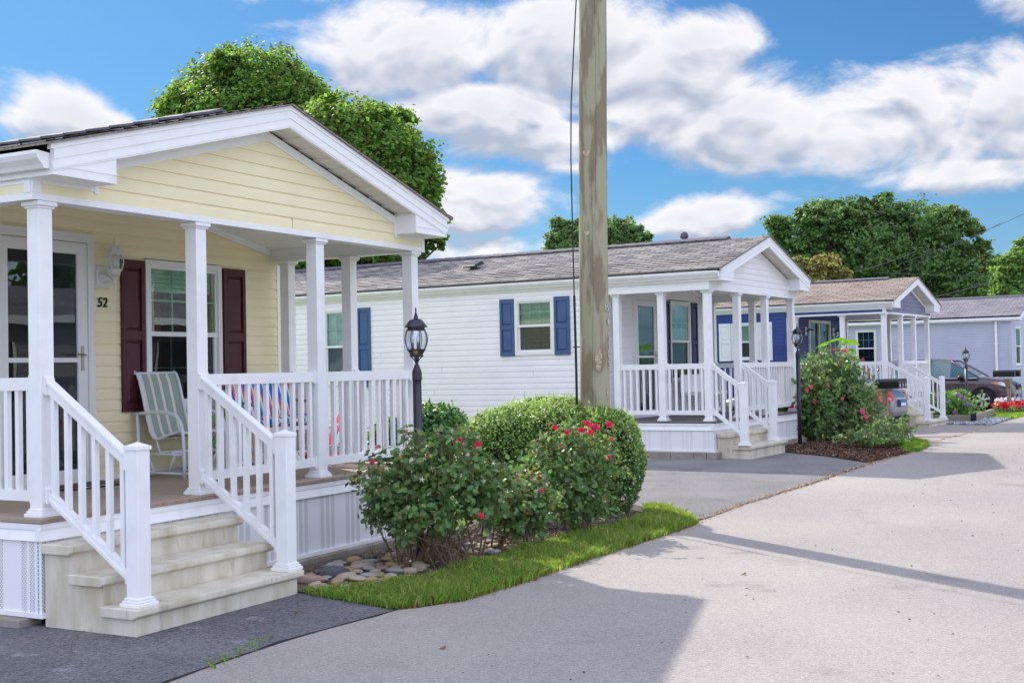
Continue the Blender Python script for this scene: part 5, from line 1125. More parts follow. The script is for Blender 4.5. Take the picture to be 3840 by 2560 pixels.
grass('grass', [(12.7, 34.4), (13.9, 34.2), (14.7, 35.4), (17.1, 39.2), (14.3, 38.4), (13.0, 36.4)], 12000, .07, MT['grass'], 45, 'bright lawn around the red and white flower bed', w=.014)
grass('grass', [(-1.80, 7.05), (-1.72, 7.02), (-1.50, 7.75), (-1.60, 7.85)], 90, .04, MT['grass'], 46, 'weeds growing out of the driveway joint', w=.006)
sheet('lawn', [(-1.3, 16.0), (1.1, 15.0), (-1.6, 20.2), (-1.0, 23.0), (-7.5, 26.5), (-9, 22), (-2.4, 13.9)], .004, MT['lawn'])

# ------------------------------------------------------------------ river stones, each its own thing
def stone_mesh(seed):
    g = np.random.default_rng(seed); bm = bmesh.new(); bmesh.ops.create_icosphere(bm, subdivisions=3, radius=1)
    ph = g.uniform(0, 6, 6)
    for v in bm.verts:
        c = v.co; k = 1+.10*math.sin(c.x*2.3+ph[0])+.10*math.sin(c.y*2.1+ph[1])+.07*math.sin(c.z*3+ph[2])+.05*math.sin(c.x*4+c.y*3+ph[3]); v.co = Vector((c.x*k, c.y*k*.78, c.z*k*.42))
    me = bpy.data.meshes.new('river_stone'); bm.to_mesh(me); bm.free(); me.polygons.foreach_set('use_smooth', [True]*len(me.polygons)); return me
smesh = [stone_mesh(i) for i in range(9)]
SP1 = [(-1.62, 9.50), (-1.72, 10.2), (-1.62, 10.65), (-1.35, 10.9), (-1.0, 11.0), (-.80, 10.4), (-.80, 9.85), (-1.08, 9.52), (-1.3, 9.38), (-1.5, 9.40)]
SP2 = [(-.50, 11.36), (-.42, 11.85), (-.05, 11.95), (-.02, 11.3), (-.30, 10.95)]
def stones(poly, n, dmin, where, kinds, seed):
    g = np.random.default_rng(seed); got = []; t = 0
    while len(got) < n and t < 6000:
        t += 1; p = scatter(poly, 1, g)[0]; s = g.uniform(.038, .072)
        if all((p[0]-q[0])**2+(p[1]-q[1])**2 > ((s+q[2])*dmin)**2 for q in got): got.append((p[0], p[1], s))
    for x, y, s in got:
        k = g.choice(len(kinds)); mt, desc = kinds[k]; me = smesh[g.integers(0, 9)].copy(); me.materials.append(MT[mt])
        o = bpy.data.objects.new('river_stone', me); C.objects.link(o); o.location = (x, y, TH(y)+.014+s*.30); o.rotation_euler = (g.uniform(-.15, .15), g.uniform(-.15, .15), g.uniform(0, 6.28)); o.scale = (s*1.25, s*1.2, s*g.uniform(.8, 1.2))
        tag(o, f'{desc} river stone {where}', 'stone', f'{desc} river stones {where}')
stones(SP1, 64, .80, 'in the bed beside the concrete steps', [('stone_tan', 'rounded tan'), ('stone_tan', 'rounded tan'), ('stone_grey', 'rounded grey'), ('stone_grey', 'rounded grey'), ('stone_gold', 'golden brown'), ('stone_pink', 'pinkish')], 51)
stones(SP2, 13, .80, 'seen under the rose bushes', [('stone_tan', 'flat tan'), ('stone_grey', 'flat grey')], 52)
for nm, x, y, s, mt, lab in (('river_stone', -1.50, 10.05, .11, 'stone_dark', 'dark blue grey flat stone, largest in the bed beside the steps'), ('river_stone', -1.66, 9.80, .085, 'stone_pink', 'pink wedge shaped stone leaning on the end of the bottom step'), ('river_stone', .86, 13.1, .075, 'stone_tan', 'round tan stone alone at the foot of the clipped boxwood')):
    me = smesh[3].copy(); me.materials.append(MT[mt]); o = bpy.data.objects.new(nm, me); C.objects.link(o); o.location = (x, y, TH(y)+.014+s*.3); o.rotation_euler = (0, .1, .5); o.scale = (s*1.3, s*.9, s*1.0); tag(o, lab, 'stone')
# bark chips
g_ = np.random.default_rng(61)
def chips(name, poly, n, size, mat, label, seed):
    g = np.random.default_rng(seed); q = scatter(poly, n, g); P = np.stack([q[:, 0], q[:, 1], np.array([TH(v) for v in q[:, 1]])+.02+g.random(n)*.012], 1)
    o = leaf_cloud(name, P, size, mat, None, shape=[(0, .2), (1, .15), (1, -.18), (0, -.15)], up=1.0, seed=seed, fold=0); tag(o, label, 'mulch', kind='stuff')
MT['chip'] = pmat('bark_chip', (.13, .075, .05), .95, island=.6); MT['chip2'] = pmat('pale_chip', (.48, .34, .21), .95, island=.4); MT['chip3'] = pmat('grey_chip', (.20, .15, .12), .95, island=.5)
MB2 = [(5.42, 18.75), (5.89, 19.5), (6.5, 20.35), (6.9, 21.5), (7.2, 23.4), (6.9, 24.6), (5.4, 24.8), (4.75, 23.2), (4.75, 21.32), (5.18, 20.25)]
chips('mulch_chips', MB2, 16000, .05, MT['chip'], 'dark brown bark mulch spread around the large rose thicket', 62)
chips('mulch_chips', MB2, 700, .045, MT['chip2'], 'pale wood chips scattered over the dark mulch', 63)
BED1 = [(-1.75, 10.2), (-1.9, 10.1), (-.75, 12.5), (.3, 14.3), (1.3, 14.0), (1.40, 13.2), (.7, 12.4), (-.1, 11.3), (-.6, 10.5), (-1.1, 10.9)]
chips('mulch_chips', BED1, 9000, .035, MT['chip3'], 'weathered wood chips under the rose bushes beside the yellow porch', 64)
# fallen leaves
for i, (x, y, mt, lab) in enumerate([(-1.57, 8.63, 'leaf_yel', 'pale yellow leaf lying on the dark driveway'), (1.77, 9.78, 'leaf_dry', 'curled brown leaf lying in the middle of the lane'), (-.48, 7.4, 'leaf_dry', 'dark brown leaf lying in the shade on the lane')]):
    b = MB(); b.face([(0, 0, .002), (.03, .014, .012), (.055, 0, .006)]); b.face([(0, 0, .002), (.055, 0, .006), (.03, -.018, .014)]); b.face([(.055, 0, .006), (.03, .014, .012), (.05, .02, .02)])
    o = b.build('fallen_leaf', MT[mt]); o.location = (x, y, TH(y)+.012); o.scale = (.9, .9, .9); tag(o, lab, 'leaf')

# ================================================================== STREET FURNITURE
def post_lamp(label, x, y, h=2.21, rz=0):
    root = empty('post_lamp', (x, y, TH(y)), rz); tag(root, label, 'street lamp', 'black post lamps along the lane'); zc = h-.472-.075
    b = MB(); b.tube([(0, 0, -.3), (0, 0, zc-.075)], .0385, 20); b.build('lamp_post', MT['lamp_black'], root, smooth=True)
    b = MB(); b.lathe([(.0, -.092), (.043, -.092), (.043, -.085), (.043, -.02), (.040, -.012), (.030, .012), (.024, .028), (.022, .045), (.0, .045)], 24, (0, 0, zc)); [b.lathe([(.004, 0), (.004, .012), (0, .012)], 6, (.043*math.cos(t), .043*math.sin(t), zc-.08)) for t in (0, 2.1, 4.2)]
    b.build('collar', MT['lamp_black'], root, smooth=False)
    b = MB(); make_lantern(b, zc+.075, 1.0, 0, 1, 2); lo = b.build('lantern', [MT['lamp_black'], MT['lampglass'], MT['brass']], root)
    for dx, dy in ((-.035, 0), (.017, -.03), (.017, .03)):
        b = MB(); z = zc+.075+.105; b.tube([(dx, dy, z), (dx, dy, z+.055)], .012, 10, 0); b.tube([(dx, dy, z+.055), (dx, dy, z+.075), (dx, dy, z+.10), (dx, dy, z+.135)], [.008, .016, .012, .002], 10, 1); b.build('candle_bulb', [MT['candle'], MT['bulb']], lo, smooth=True)
    return root
post_lamp('tall black post lamp with glass lantern rising from the rose bush beside the yellow porch', -.845, 10.86, 2.235)
post_lamp('black post lamp standing in the mulch beside the white porch steps', 5.35, 23.05, 2.29)
post_lamp('black post lamp in the white gravel bed near the dark parked car', 13.16, 35.7, 2.06)

# utility pole: slightly leaning treated log
up_ = empty('utility_pole', (.90, 13.95, TH(13.95))); tag(up_, 'thick mottled wooden utility pole rising out of the clipped boxwood', 'utility pole')
b = MB(); n = 26; ls = 28; pts = []
for i in range(ls):
    z = -.3+9.8*i/(ls-1); pts.append(((z*.0165)+.006*math.sin(z*1.3), .0, z))
k0 = 0
for i, (px_, py_, z) in enumerate(pts):
    rad = .170-.0022*z+(.014*math.exp(-((z-.4)/.5)**2))
    for j in range(n):
        t = 2*math.pi*j/n; rr = rad*(1+.010*math.sin(3*t+z*.9)+.006*math.sin(7*t+z*2)); b.v.append((px_+rr*math.cos(t), py_+rr*math.sin(t), z))
for i in range(ls-1):
    for j in range(n): b.f.append((i*n+j, i*n+(j+1) % n, (i+1)*n+(j+1) % n, (i+1)*n+j)); b.m.append(0)
b.build('pole_log', MT['pole'], up_, smooth=True)
def on_pole(t, z, r=.001): return ((z*.0165)+(.170-.0022*z+.006+r)*math.sin(t), -(.170-.0022*z+.006+r)*math.cos(t), z)
for t, z, w, h in ((.22, 1.72, .045, .17), (-.55, 4.05, .05, .05), (-.5, 3.15, .04, .035), (.95, 1.33, .02, .08)):     # knots
    P = [on_pole(t+w/.17*math.cos(a)*(.9+.2*math.sin(3*a)), z+h*math.sin(a)*(.9+.15*math.cos(2*a)), .003) for a in np.linspace(0, 2*math.pi, 15)[:-1]]; b = MB(); b.face(P); b.build('knot', MT['knot'], up_)
b = MB()
for t, zlo, zhi in ((-.15, 1.1, 3.9), (.1, 3.6, 6.4), (.35, 4.9, 6.0), (-.45, 1.0, 1.5)):       # drying cracks
    zz = np.linspace(zlo, zhi, 14)
    for a, c_ in zip(zz[:-1], zz[1:]):
        ta, tb = t+.03*math.sin(a*3), t+.03*math.sin(c_*3); b.face([on_pole(ta-.004, a, .004), on_pole(ta+.008, a, .004), on_pole(tb+.008, c_, .004), on_pole(tb-.004, c_, .004)])
b.build('crack', MT['tar'], up_)
for s_, t, z, sz in (('157', 1.02, 2.30, .10), ('1', 1.16, 2.00, .11), ('1', 1.16, 1.885, .11), ('8', 1.16, 1.775, .11), ('3', 1.16, 1.66, .11)):
    text_mesh('pole_number', s_, sz, MT['aluminium'], up_, on_pole(t, z, .006), (R(90), 0, t))
b = MB(); c0 = Vector(on_pole(1.12, 2.15, .006)); nn = Vector((math.sin(1.12), -math.cos(1.12), 0)); tt = Vector((-nn.y, nn.x, 0))
b.face([c0+tt*.035*math.cos(a)+Vector((0, 0, .035*math.sin(a))) for a in np.linspace(0, 2*math.pi, 17)[:-1]]); b.build('inspection_tag', MT['aluminium'], up_)
b = MB(); b.box(.155+.055, .155+.065, -.04, .0, 4.35, 4.5); b.build('bracket', MT['black'], up_)
# cable running down the pole
cb_ = MB(); P = [(.71, 13.72, 1.0), (.71, 13.72, 1.8), (.705, 13.72, 2.48)]; cb_.tube(P, .014, 8); cb_.tube([(.705, 13.72, 2.4), (.702, 13.72, 3.1), (.70, 13.72, 4.0), (.715, 13.73, 4.61), (.76, 13.75, 5.27), (.80, 13.77, 5.81), (.86, 13.8, 6.8)], .0075, 6)
for z in (1.25, 1.9): cb_.box(.68, .76, 13.71, 13.73, z, z+.012)
co = cb_.build('cable', MT['cable']); tag(co, 'black cable hanging down the left side of the utility pole', 'cable')

# overhead wires far right and a faint pair behind the yellow house
def wire(pts, r, label):
    b = MB(); a, c_ = Vector(pts[0]), Vector(pts[1]); sag = pts[2]; P = []
    for i in range(13): t = i/12; p = a.lerp(c_, t); P.append((p.x, p.y, p.z-sag*4*t*(1-t)))
    b.tube(P, r, 5); o = b.build('overhead_wire', MT['wire']); tag(o, label, 'wire', 'overhead wires')
wire([(19.7, 62, 4.55), (31, 62, 8.0), .4], .024, 'thick overhead wire rising to the right across the dark trees')
wire([(19, 60, 6.4), (26, 60, 9.1), .1], .013, 'thin overhead wire climbing steeply before the big oak')
wire([(17.9, 60, 5.6), (24, 60, 8.3), .1], .011, 'thin overhead wire just left of the steepest one before the big oak')
wire([(19, 64, 6.3), (34, 64, 6.0), .2], .011, 'thin level overhead wire crossing the dark trees')
wire([(-3.0, 34, 4.9), (3.6, 52, 5.2), .5], .012, 'faint overhead wire running right from the end of the yellow gable')
wire([(14.2, 52, 5.4), (20.5, 62, 7.2), .1], .012, 'overhead wire slanting above the tan roof before the oak')

def mailbox(root_name, label, loc, rz, num=None, L=.50, group=None):
    r = empty(root_name, loc, rz); tag(r, label, 'mailbox', group); w, h = .082, .12; b = MB(); prof = [(-w, 0), (-w, h)]+[(-w*math.cos(a), h+w*math.sin(a)) for a in np.linspace(0, math.pi, 11)[1:-1]]+[(w, h), (w, 0)]
    b.prism([(x, 0, z) for x, z in prof], (0, L, 0)); b.build('mailbox_body', MT['black'], r, smooth=False)
    b = MB(); q = 1.06; b.prism([(x*q, -.012, z*q-.003) for x, z in prof], (0, .011, 0)); d = b.build('mailbox_door', MT['black'], r)
    b = MB(); b.box(-.012, .012, -.03, -.013, h+.05, h+.075); b.build('door_catch', MT['lamp_black'], d)
    if num: text_mesh('box_number', num, .075, MT['white'], d, (0, -.0135, .065), (R(90), 0, 0), ext=.001)
    return r
rzs = R(90-32)
# three boxes on one post by the navy house: they point along the lane, doors towards the street
mp = (8.05, 26.6); rzm = R(55)
for i, (dx, num, lab) in enumerate(((-.20, '52', 'black mailbox numbered 52, leftmost of the three on the wooden post'), (.0, '51', 'black mailbox numbered 51, in the middle of the three on the wooden post'), (.20, '50', 'black mailbox numbered 50, right end of the three on the wooden post'))):
    mailbox('mailbox', lab, (mp[0]+.10+dx*math.cos(rzm)+.27*math.sin(rzm)*1, mp[1]+dx*math.sin(rzm)-.27*math.cos(rzm), TH(mp[1])+1.04), rzm, num, L=.50, group='mailboxes on the wooden post')
b = MB(); b.box(-.045, .045, -.045, .045, -.2, .98); b.hexa([(-.30, -.04, .985), (.36, -.04, .985), (.36, .28, .985), (-.30, .28, .985), (-.30, -.04, 1.035), (.36, -.04, 1.035), (.36, .28, 1.035), (-.30, .28, 1.035)])
b.beam((.0, .0, .55), (.0, .30, .96), .06, .08); b.beam((.0, .0, .60), (-.22, 0, .96), .05, .08)
o = b.build('mailbox_post', MT['wood_post']); o.location = (mp[0], mp[1], TH(mp[1])); o.rotation_euler = (0, 0, rzm); tag(o, 'weathered wooden post carrying three black mailboxes behind the roses', 'post')
mq = (15.35, 38.1)
mailbox('mailbox', 'black mailbox on a light wooden post in front of the dark car', (mq[0]+.05, mq[1]-.35, 1.12), R(56), None, L=.62)
mailbox('mailbox', 'silver grey edged mailbox just behind the single black one at the far right', (mq[0]+.36, mq[1]+.0, 1.12), R(56), None, L=.52)
b = MB(); b.box(-.05, .05, -.05, .05, -.2, 1.05); b.hexa([(-.05, -.06, .75), (.05, -.06, .75), (.05, .06, .75), (-.05, .06, .75), (-.22, -.06, 1.06), (.30, -.06, 1.06), (.30, .12, 1.06), (-.22, .12, 1.06)])
o = b.build('mailbox_post', MT['timber']); o.location = (mq[0], mq[1], 0); o.rotation_euler = (0, 0, R(56)); tag(o, 'light wooden mailbox post standing in the red and white flower bed', 'post')

# ================================================================== PORCH AND LAWN FURNITURE
def place(o, A, yaw, z): o.location = (A[0], A[1], z); o.rotation_euler = (0, 0, math.pi/2-R(yaw))
# sling glider: profile in (y, z), frame sides at x
def sling_chair(x0, x1):
    r = empty('glider_chair', (0, 0, 0)); tag(r, 'white glider chair with sage green and cream striped sling on the yellow porch', 'chair')
    prof = [(1.93, .99), (1.895, .965), (1.865, .90), (1.82, .74), (1.775, .56), (1.735, .43), (1.70, .375), (1.655, .355), (1.60, .365), (1.50, .40), (1.40, .425), (1.34, .435), (1.31, .42)]
    b = MB()
    nx = 14
    for i in range(len(prof)-1):
        for j in range(nx):
            xa, xb = x0+.02+(x1-x0-.04)*j/nx, x0+.02+(x1-x0-.04)*(j+1)/nx; sg_ = lambda x: .012*math.sin(math.pi*(x-x0)/(x1-x0))
            (ya, za), (yb, zb_) = prof[i], prof[i+1]
            b.face([(xa, ya+sg_(xa), za), (xb, ya+sg_(xb), za), (xb, yb+sg_(xb), zb_-sg_(xb)*.5), (xa, yb+sg_(xa), zb_-sg_(xa)*.5)])
    b.build('sling', MT['sling'], r, smooth=True)
    for x in (x0, x1):
        b = MB(); b.tube([(x, y, z) for y, z in prof], .015, 8); b.build('sling_rail', MT['chair_white'], r, smooth=True)
        s = -.03 if x == x0 else .03
        b = MB(); ap = [(1.93, .595), (1.80, .600), (1.62, .612), (1.48, .605), (1.38, .575), (1.325, .50), (1.30, .38), (1.292, .18), (1.29, .0)]
        b.tube([(x+s, y, z) for y, z in ap], [.012, .016, .018, .019, .019, .018, .017, .017, .017], 8); b.tube([(x+s, 1.87, .60), (x+s, 1.855, .25), (x+s, 1.85, .0)], .016, 8); b.build('arm', MT['chair_white'], r, smooth=True)
        b = MB()
        b.tube([(x+s, 1.29, .22), (x+s, 1.85, .22)], .012, 6); b.tube([(x+s, 1.29, .045), (x+s, 1.85, .045)], .012, 6); b.tube([(x+s, 1.40, .22), (x+s*.5, 1.50, .05)], .012, 6); b.tube([(x+s, 1.75, .22), (x+s*.5, 1.68, .05)], .012, 6); b.tube([(x, 1.66, .345), (x+s*.5, 1.60, .23)], .012, 6)
        b.build('glide_frame', MT['chair_white'], r, smooth=True)
    b = MB()
    for y, z in ((1.31, .415), (1.915, .975), (1.29, .045), (1.85, .045), (1.60, .235), (1.45, .235)): b.tube([(x0-.02, y, z), (x1+.02, y, z)], .012, 6)
    b.build('cross_bar', MT['chair_white'], r, smooth=True); return r
ch = sling_chair(2.76, 3.27); place(ch, A1, 28.394, z1(0)+.0)
# round green table
gt = empty('side_table', (0, 0, 0)); tag(gt, 'small lime green folding side table between the two porch chairs', 'table'); b = MB(); b.lathe([(0, .505), (.27, .505), (.275, .515), (.275, .528), (.27, .532), (0, .532)], 8, (3.62, 1.62, 0)); b.build('table_top', MT['green_plastic'], gt)
for s in (-1, 1):
    b = MB(); b.beam((3.62-.20, 1.62+s*.14, .50), (3.62+.20, 1.62+s*.17, .02), .03, .055); b.beam((3.62+.20, 1.62+s*.12, .50), (3.62-.20, 1.62+s*.15, .02), .03, .055); b.build('leg', MT['green_plastic'], gt)
place(gt, A1, 28.394, z1(0)+.0)
# cushioned chair
def cushioned():
    r = empty('cushioned_chair', (0, 0, 0)); tag(r, 'metal porch chair with thick rainbow striped cushions behind the railing', 'chair'); w = .40
    def pad(name, a, b_, th, nx=16, ny=6):
        m = MB(); a, b_ = Vector(a), Vector(b_); d = b_-a; n = Vector((0, -d.z, d.y)).normalized()*th
        def P(i, j, s): u, v = i/nx, j/ny; e = (1-abs(2*u-1)**6)*(1-abs(2*v-1)**6); pu = .010*math.sin(u*19)*e; return Vector((-w+2*w*u, 0, 0))+a+d*v+n*s*(.25+.75*e)+n.normalized()*pu*s
        for s in (1, -1):
            for i in range(nx):
                for j in range(ny):
                    q = [P(i, j, s), P(i+1, j, s), P(i+1, j+1, s), P(i, j+1, s)]; m.face(q if s < 0 else q[::-1])
        for i in range(nx):
            for j in (0, ny): m.face([P(i, j, 1), P(i+1, j, 1), P(i+1, j, -1), P(i, j, -1)])
        for j in range(ny):
            for i in (0, nx): m.face([P(i, j, 1), P(i, j+1, 1), P(i, j+1, -1), P(i, j, -1)])
        return m.build(name, MT['cushion'], r, smooth=True)
    pad('seat_cushion', (0, -.28, .475), (0, .20, .445), .058); pad('back_cushion', (0, .17, .45), (0, .34, .91), .055)
    for s in (-1, 1):
        x = s*(w+.03); b = MB(); b.tube([(x, -.28, .0), (x, -.30, .25), (x, -.29, .46), (x, -.25, .62), (x, -.1, .66), (x, .15, .65), (x, .30, .70)], .016, 8); b.build('arm', MT['chair_grey'], r, smooth=True)
        b = MB(); b.tube([(x, .35, .90), (x, .28, .60), (x, .20, .40), (x, .30, .0)], .015, 8); b.tube([(x, .0, .40), (x, -.12, .25), (x, -.06, .12), (x, .10, .05)], .013, 6); b.build('leg', MT['chair_grey'], r, smooth=True)
    b = MB(); b.box(-w-.02, w+.02, -.31, -.27, .375, .415); b.box(-w, w, -.27, .2, .385, .405); [b.tube([(-w-.03, y, z), (w+.03, y, z)], .012, 6) for y, z in ((-.28, .15), (.30, .15), (.35, .89), (.32, .78))]; b.build('seat_frame', MT['chair_white'], r); return r
cc = cushioned(); th = R(90-28.394); lx, ly = 4.18, 1.40
cc.location = (A1[0]+lx*math.cos(th)-ly*math.sin(th), A1[1]+lx*math.sin(th)+ly*math.cos(th), z1(0)); cc.rotation_euler = (0, 0, th-R(12))
# lawn things glimpsed through the porch railings
def lawn_chair(name, label, x, y, rz, seat, frame):
    r = empty(name, (x, y, TH(y)+.01), rz); tag(r, label, 'lawn chair'); b = MB(); b.prism([(-.26, .22, 1.02), (.26, .22, 1.02), (.26, -.10, .36), (-.26, -.10, .36)], (0, .02, .01)); b.build('back_sling', seat, r); b = MB(); b.prism([(-.26, -.10, .36), (.26, -.10, .36), (.26, -.50, .44), (-.26, -.50, .44)], (0, 0, .015)); b.build('seat_sling', seat, r)
    for s in (-1, 1):
        b = MB(); b.beam((s*.29, .28, 1.05), (s*.29, -.12, .02), .035, .05); b.box(s*.29-.018, s*.29+.018, -.5, -.46, 0, .62); b.box(s*.29-.018, s*.29+.018, .24, .28, 0, 1.08); b.box(s*.29-.018, s*.29+.018, -.46, .24, .10, .22); b.build('side_frame', frame, r)
        b = MB(); b.beam((s*.30, -.5, .64), (s*.30, .24, .72), .05, .022); b.build('armrest', MT['chair_white'], r)
    return r
lawn_chair('lawn_chair', 'crimson sling lawn chair with pink frame on the grass beyond the yellow porch', -2.95, 20.2, R(-70), MT['crimson'], MT['pink'])
def tub():
    r = empty('storage_tub', (-3.05, 18.2, TH(18.2))); tag(r, 'rounded orange red tub on the grass behind the striped chair', 'tub'); b = MB(); b.lathe([(.0, 0), (.20, 0), (.24, .05), (.27, .30), (.28, .62), (.26, .64), (.25, .60), (.0, .1)], 20, (0, 0, 0)); b.build('tub_body', MT['red_metal'], r, smooth=True); b = MB(); b.lathe([(.285, .60), (.30, .62), (.285, .64)], 20, (0, 0, 0)); b.build('rim', MT['crimson'], r, smooth=True)
tub()
rc_ = lawn_chair('red_chair', 'bright red chair standing on the navy house porch', 0, 0, 0, MT['red_plastic'], MT['red_plastic']); th3 = R(90-33); lx, ly = 1.85, 1.05
rc_.location = (A3[0]+lx*math.cos(th3)-ly*math.sin(th3), A3[1]+lx*math.sin(th3)+ly*math.cos(th3), TH(A3[1]+.3)+D3+.001); rc_.rotation_euler = (0, 0, th3)

# ================================================================== FLOWER BEDS AT THE FAR END
tb = [(11.98, 34.18), (12.11, 32.46), (14.07, 36.16)]
for i, (a, c_, lab) in enumerate((((11.3, 33.05), (12.11, 32.46), 'landscape timber edging the front of the white gravel bed'), ((12.13, 32.50), (14.07, 36.16), 'landscape timber running back along the right of the gravel bed'))):
    b = MB(); b.beam((*a, .06), (*c_, .06), .12, .11); b.beam((*a, .165), (*c_, .165), .115, .095); o = b.build('landscape_timber', MT['timber'], bevel=.008); tag(o, lab, 'timber', 'landscape timbers round the gravel bed')
b = MB(); b.box(12.04, 12.16, 32.34, 32.44, -.1, .26); o = b.build('timber_stake', MT['black'], bevel=.005); tag(o, 'short black stake at the corner of the timber edging', 'stake')
GR = [(11.32, 32.1), (11.5, 31.6), (12.1, 31.25), (13.0, 32.8), (13.8, 34.2), (13.2, 34.5), (12.2, 32.6), (11.5, 33.0)]
sheet('gravel_bed', GR, .012, MT['gravel'], 'structure')
def pebbles(name, poly, n, size, mat, label, seed):
    g = np.random.default_rng(seed); q = scatter(poly, n, g); P = np.stack([q[:, 0], q[:, 1], np.full(len(q), .03)], 1); o = leaf_cloud(name, P, size, mat, None, shape=[(0, .3), (.5, .45), (1, .2), (.9, -.3), (.4, -.45), (0, -.2)], up=.8, seed=seed); tag(o, label, 'gravel', kind='stuff')
pebbles('gravel', GR, 5000, .06, MT['gravel'], 'bluish white gravel spread along the lane by the timber edging', 71)
pebbles('gravel', [(11.6, 33.2), (12.2, 32.7), (13.6, 35.4), (12.9, 36.0)], 2500, .06, MT['gravel'], 'white gravel inside the timber edged bed', 72)
hy = bush('hydrangea_bush', 'low hydrangea with mauve flower heads beside the navy porch steps', [(12.15, 34.6, .40, .55, .45, .40), (12.6, 35.0, .42, .45, .4, .42), (11.7, 34.3, .32, .4, .4, .34)], (12.2, 34.6), MT['leaf_lime'], .13, 1500, core=.3, shape=OVAL, seed=73, noise=.1)
leaf_cloud('dark_foliage', np.random.default_rng(3).normal(size=(900, 3))*np.array([.42, .3, .17])+np.array([0, 0, .38]), .12, MT['leaf_rose'], hy, shape=OVAL, seed=74)
for i, (x, z) in enumerate(((-.42, .62), (-.28, .40), (-.12, .52), (.15, .70), (.28, .60), (.05, .22), (.42, .42), (-.5, .25))):
    b = MB(); g = np.random.default_rng(i)
    for _ in range(60):
        d = Vector(g.normal(size=3)).normalized(); c0 = Vector((x, -.42, z))+d*.075; a = d.orthogonal().normalized()*.022; e = d.cross(a).normalized()*.022; b.face([c0-a, c0-e, c0+a, c0+e])
    b.build('flower_head', MT['petal_mauve'], hy)
def petunias(name, label, poly, n, h, mat, seed):
    g = np.random.default_rng(seed); q = scatter(poly, n, g); z = h*(.5+.5*g.random(n)); P = np.stack([q[:, 0], q[:, 1], z+.03], 1); cx, cy = q.mean(0); r = empty(name, (cx, cy, 0)); tag(r, label, 'flowers')
    leaf_cloud('flower_heads', P-np.array([cx, cy, 0]), .085, mat, r, shape=[(0, .25), (.3, .5), (.75, .5), (1, .15), (1, -.15), (.75, -.5), (.3, -.5), (0, -.25)], up=.4, seed=seed)
    q = scatter(poly, n*2, g); P = np.stack([q[:, 0], q[:, 1], h*.75*g.random(n*2)+.02], 1); leaf_cloud('foliage', P-np.array([cx, cy, 0]), .09, MT['leaf_rose'], r, shape=OVAL, seed=seed+1)
petunias('petunia_bed', 'mass of scarlet petunias at the foot of the far mailbox post', [(14.35, 37.0), (15.0, 36.9), (16.6, 38.2), (17.4, 39.8), (16.4, 39.6), (15.0, 38.3)], 620, .30, MT['petal_scarlet'], 81)
petunias('petunia_bed', 'mass of white petunias behind the scarlet ones', [(15.2, 38.4), (16.4, 39.4), (17.6, 40.6), (17.0, 41.0), (15.4, 39.5)], 420, .40, MT['petal_white'], 82)

# ================================================================== CARS
def wheel(root, x, y, r, side, w=.22, spokes=6):
    o = empty('wheel', (x, y, r)); o.parent = root; s = side
    b = MB(); pr = [(r*.66, -w/2), (r*.93, -w/2), (r, -w/2+.03), (r, w/2-.03), (r*.93, w/2), (r*.66, w/2)]; n = 28; k0 = 0
    for rr, yy in pr:
        for j in range(n): t = 2*math.pi*j/n; b.v.append((rr*math.cos(t), yy, rr*math.sin(t)))
    for i in range(len(pr)-1):
        for j in range(n): q = (j+1) % n; b.f.append((i*n+j, i*n+q, (i+1)*n+q, (i+1)*n+j)); b.m.append(0)
    b.build('tyre', MT['rubber'], o, smooth=True)
    b = MB(); yy = s*(w/2-.015)
    for j in range(spokes):
        t = 2*math.pi*j/spokes+.3; c_, n_ = math.cos(t), math.sin(t); P = lambda a, q, dy: (a*c_-q*n_, yy+dy*s, a*n_+q*c_)
        b.hexa([P(.04, -.035, -.03), P(r*.66, -.055, -.02), P(r*.66, .055, -.02), P(.04, .035, -.03), P(.04, -.025, .012), P(r*.64, -.035, .004), P(r*.64, .035, .004), P(.04, .025, .012)])
    for j in range(n):
        t0, t1 = 2*math.pi*j/n, 2*math.pi*(j+1)/n
        b.face([(r*.62*math.cos(t0), yy, r*.62*math.sin(t0)), (r*.62*math.cos(t1), yy, r*.62*math.sin(t1)), (r*.68*math.cos(t1), yy+s*.006, r*.68*math.sin(t1)), (r*.68*math.cos(t0), yy+s*.006, r*.68*math.sin(t0))])
    b.face([(.055*math.cos(2*math.pi*j/12), yy+s*.014, .055*math.sin(2*math.pi*j/12)) for j in range(12)]); b.build('rim', MT['rim'], o)
    b = MB(); b.face([(r*.66*math.cos(2*math.pi*j/n), yy-s*.05, r*.66*math.sin(2*math.pi*j/n)) for j in range(n)]); b.build('brake_disc', MT['rubber'], o)
    return o
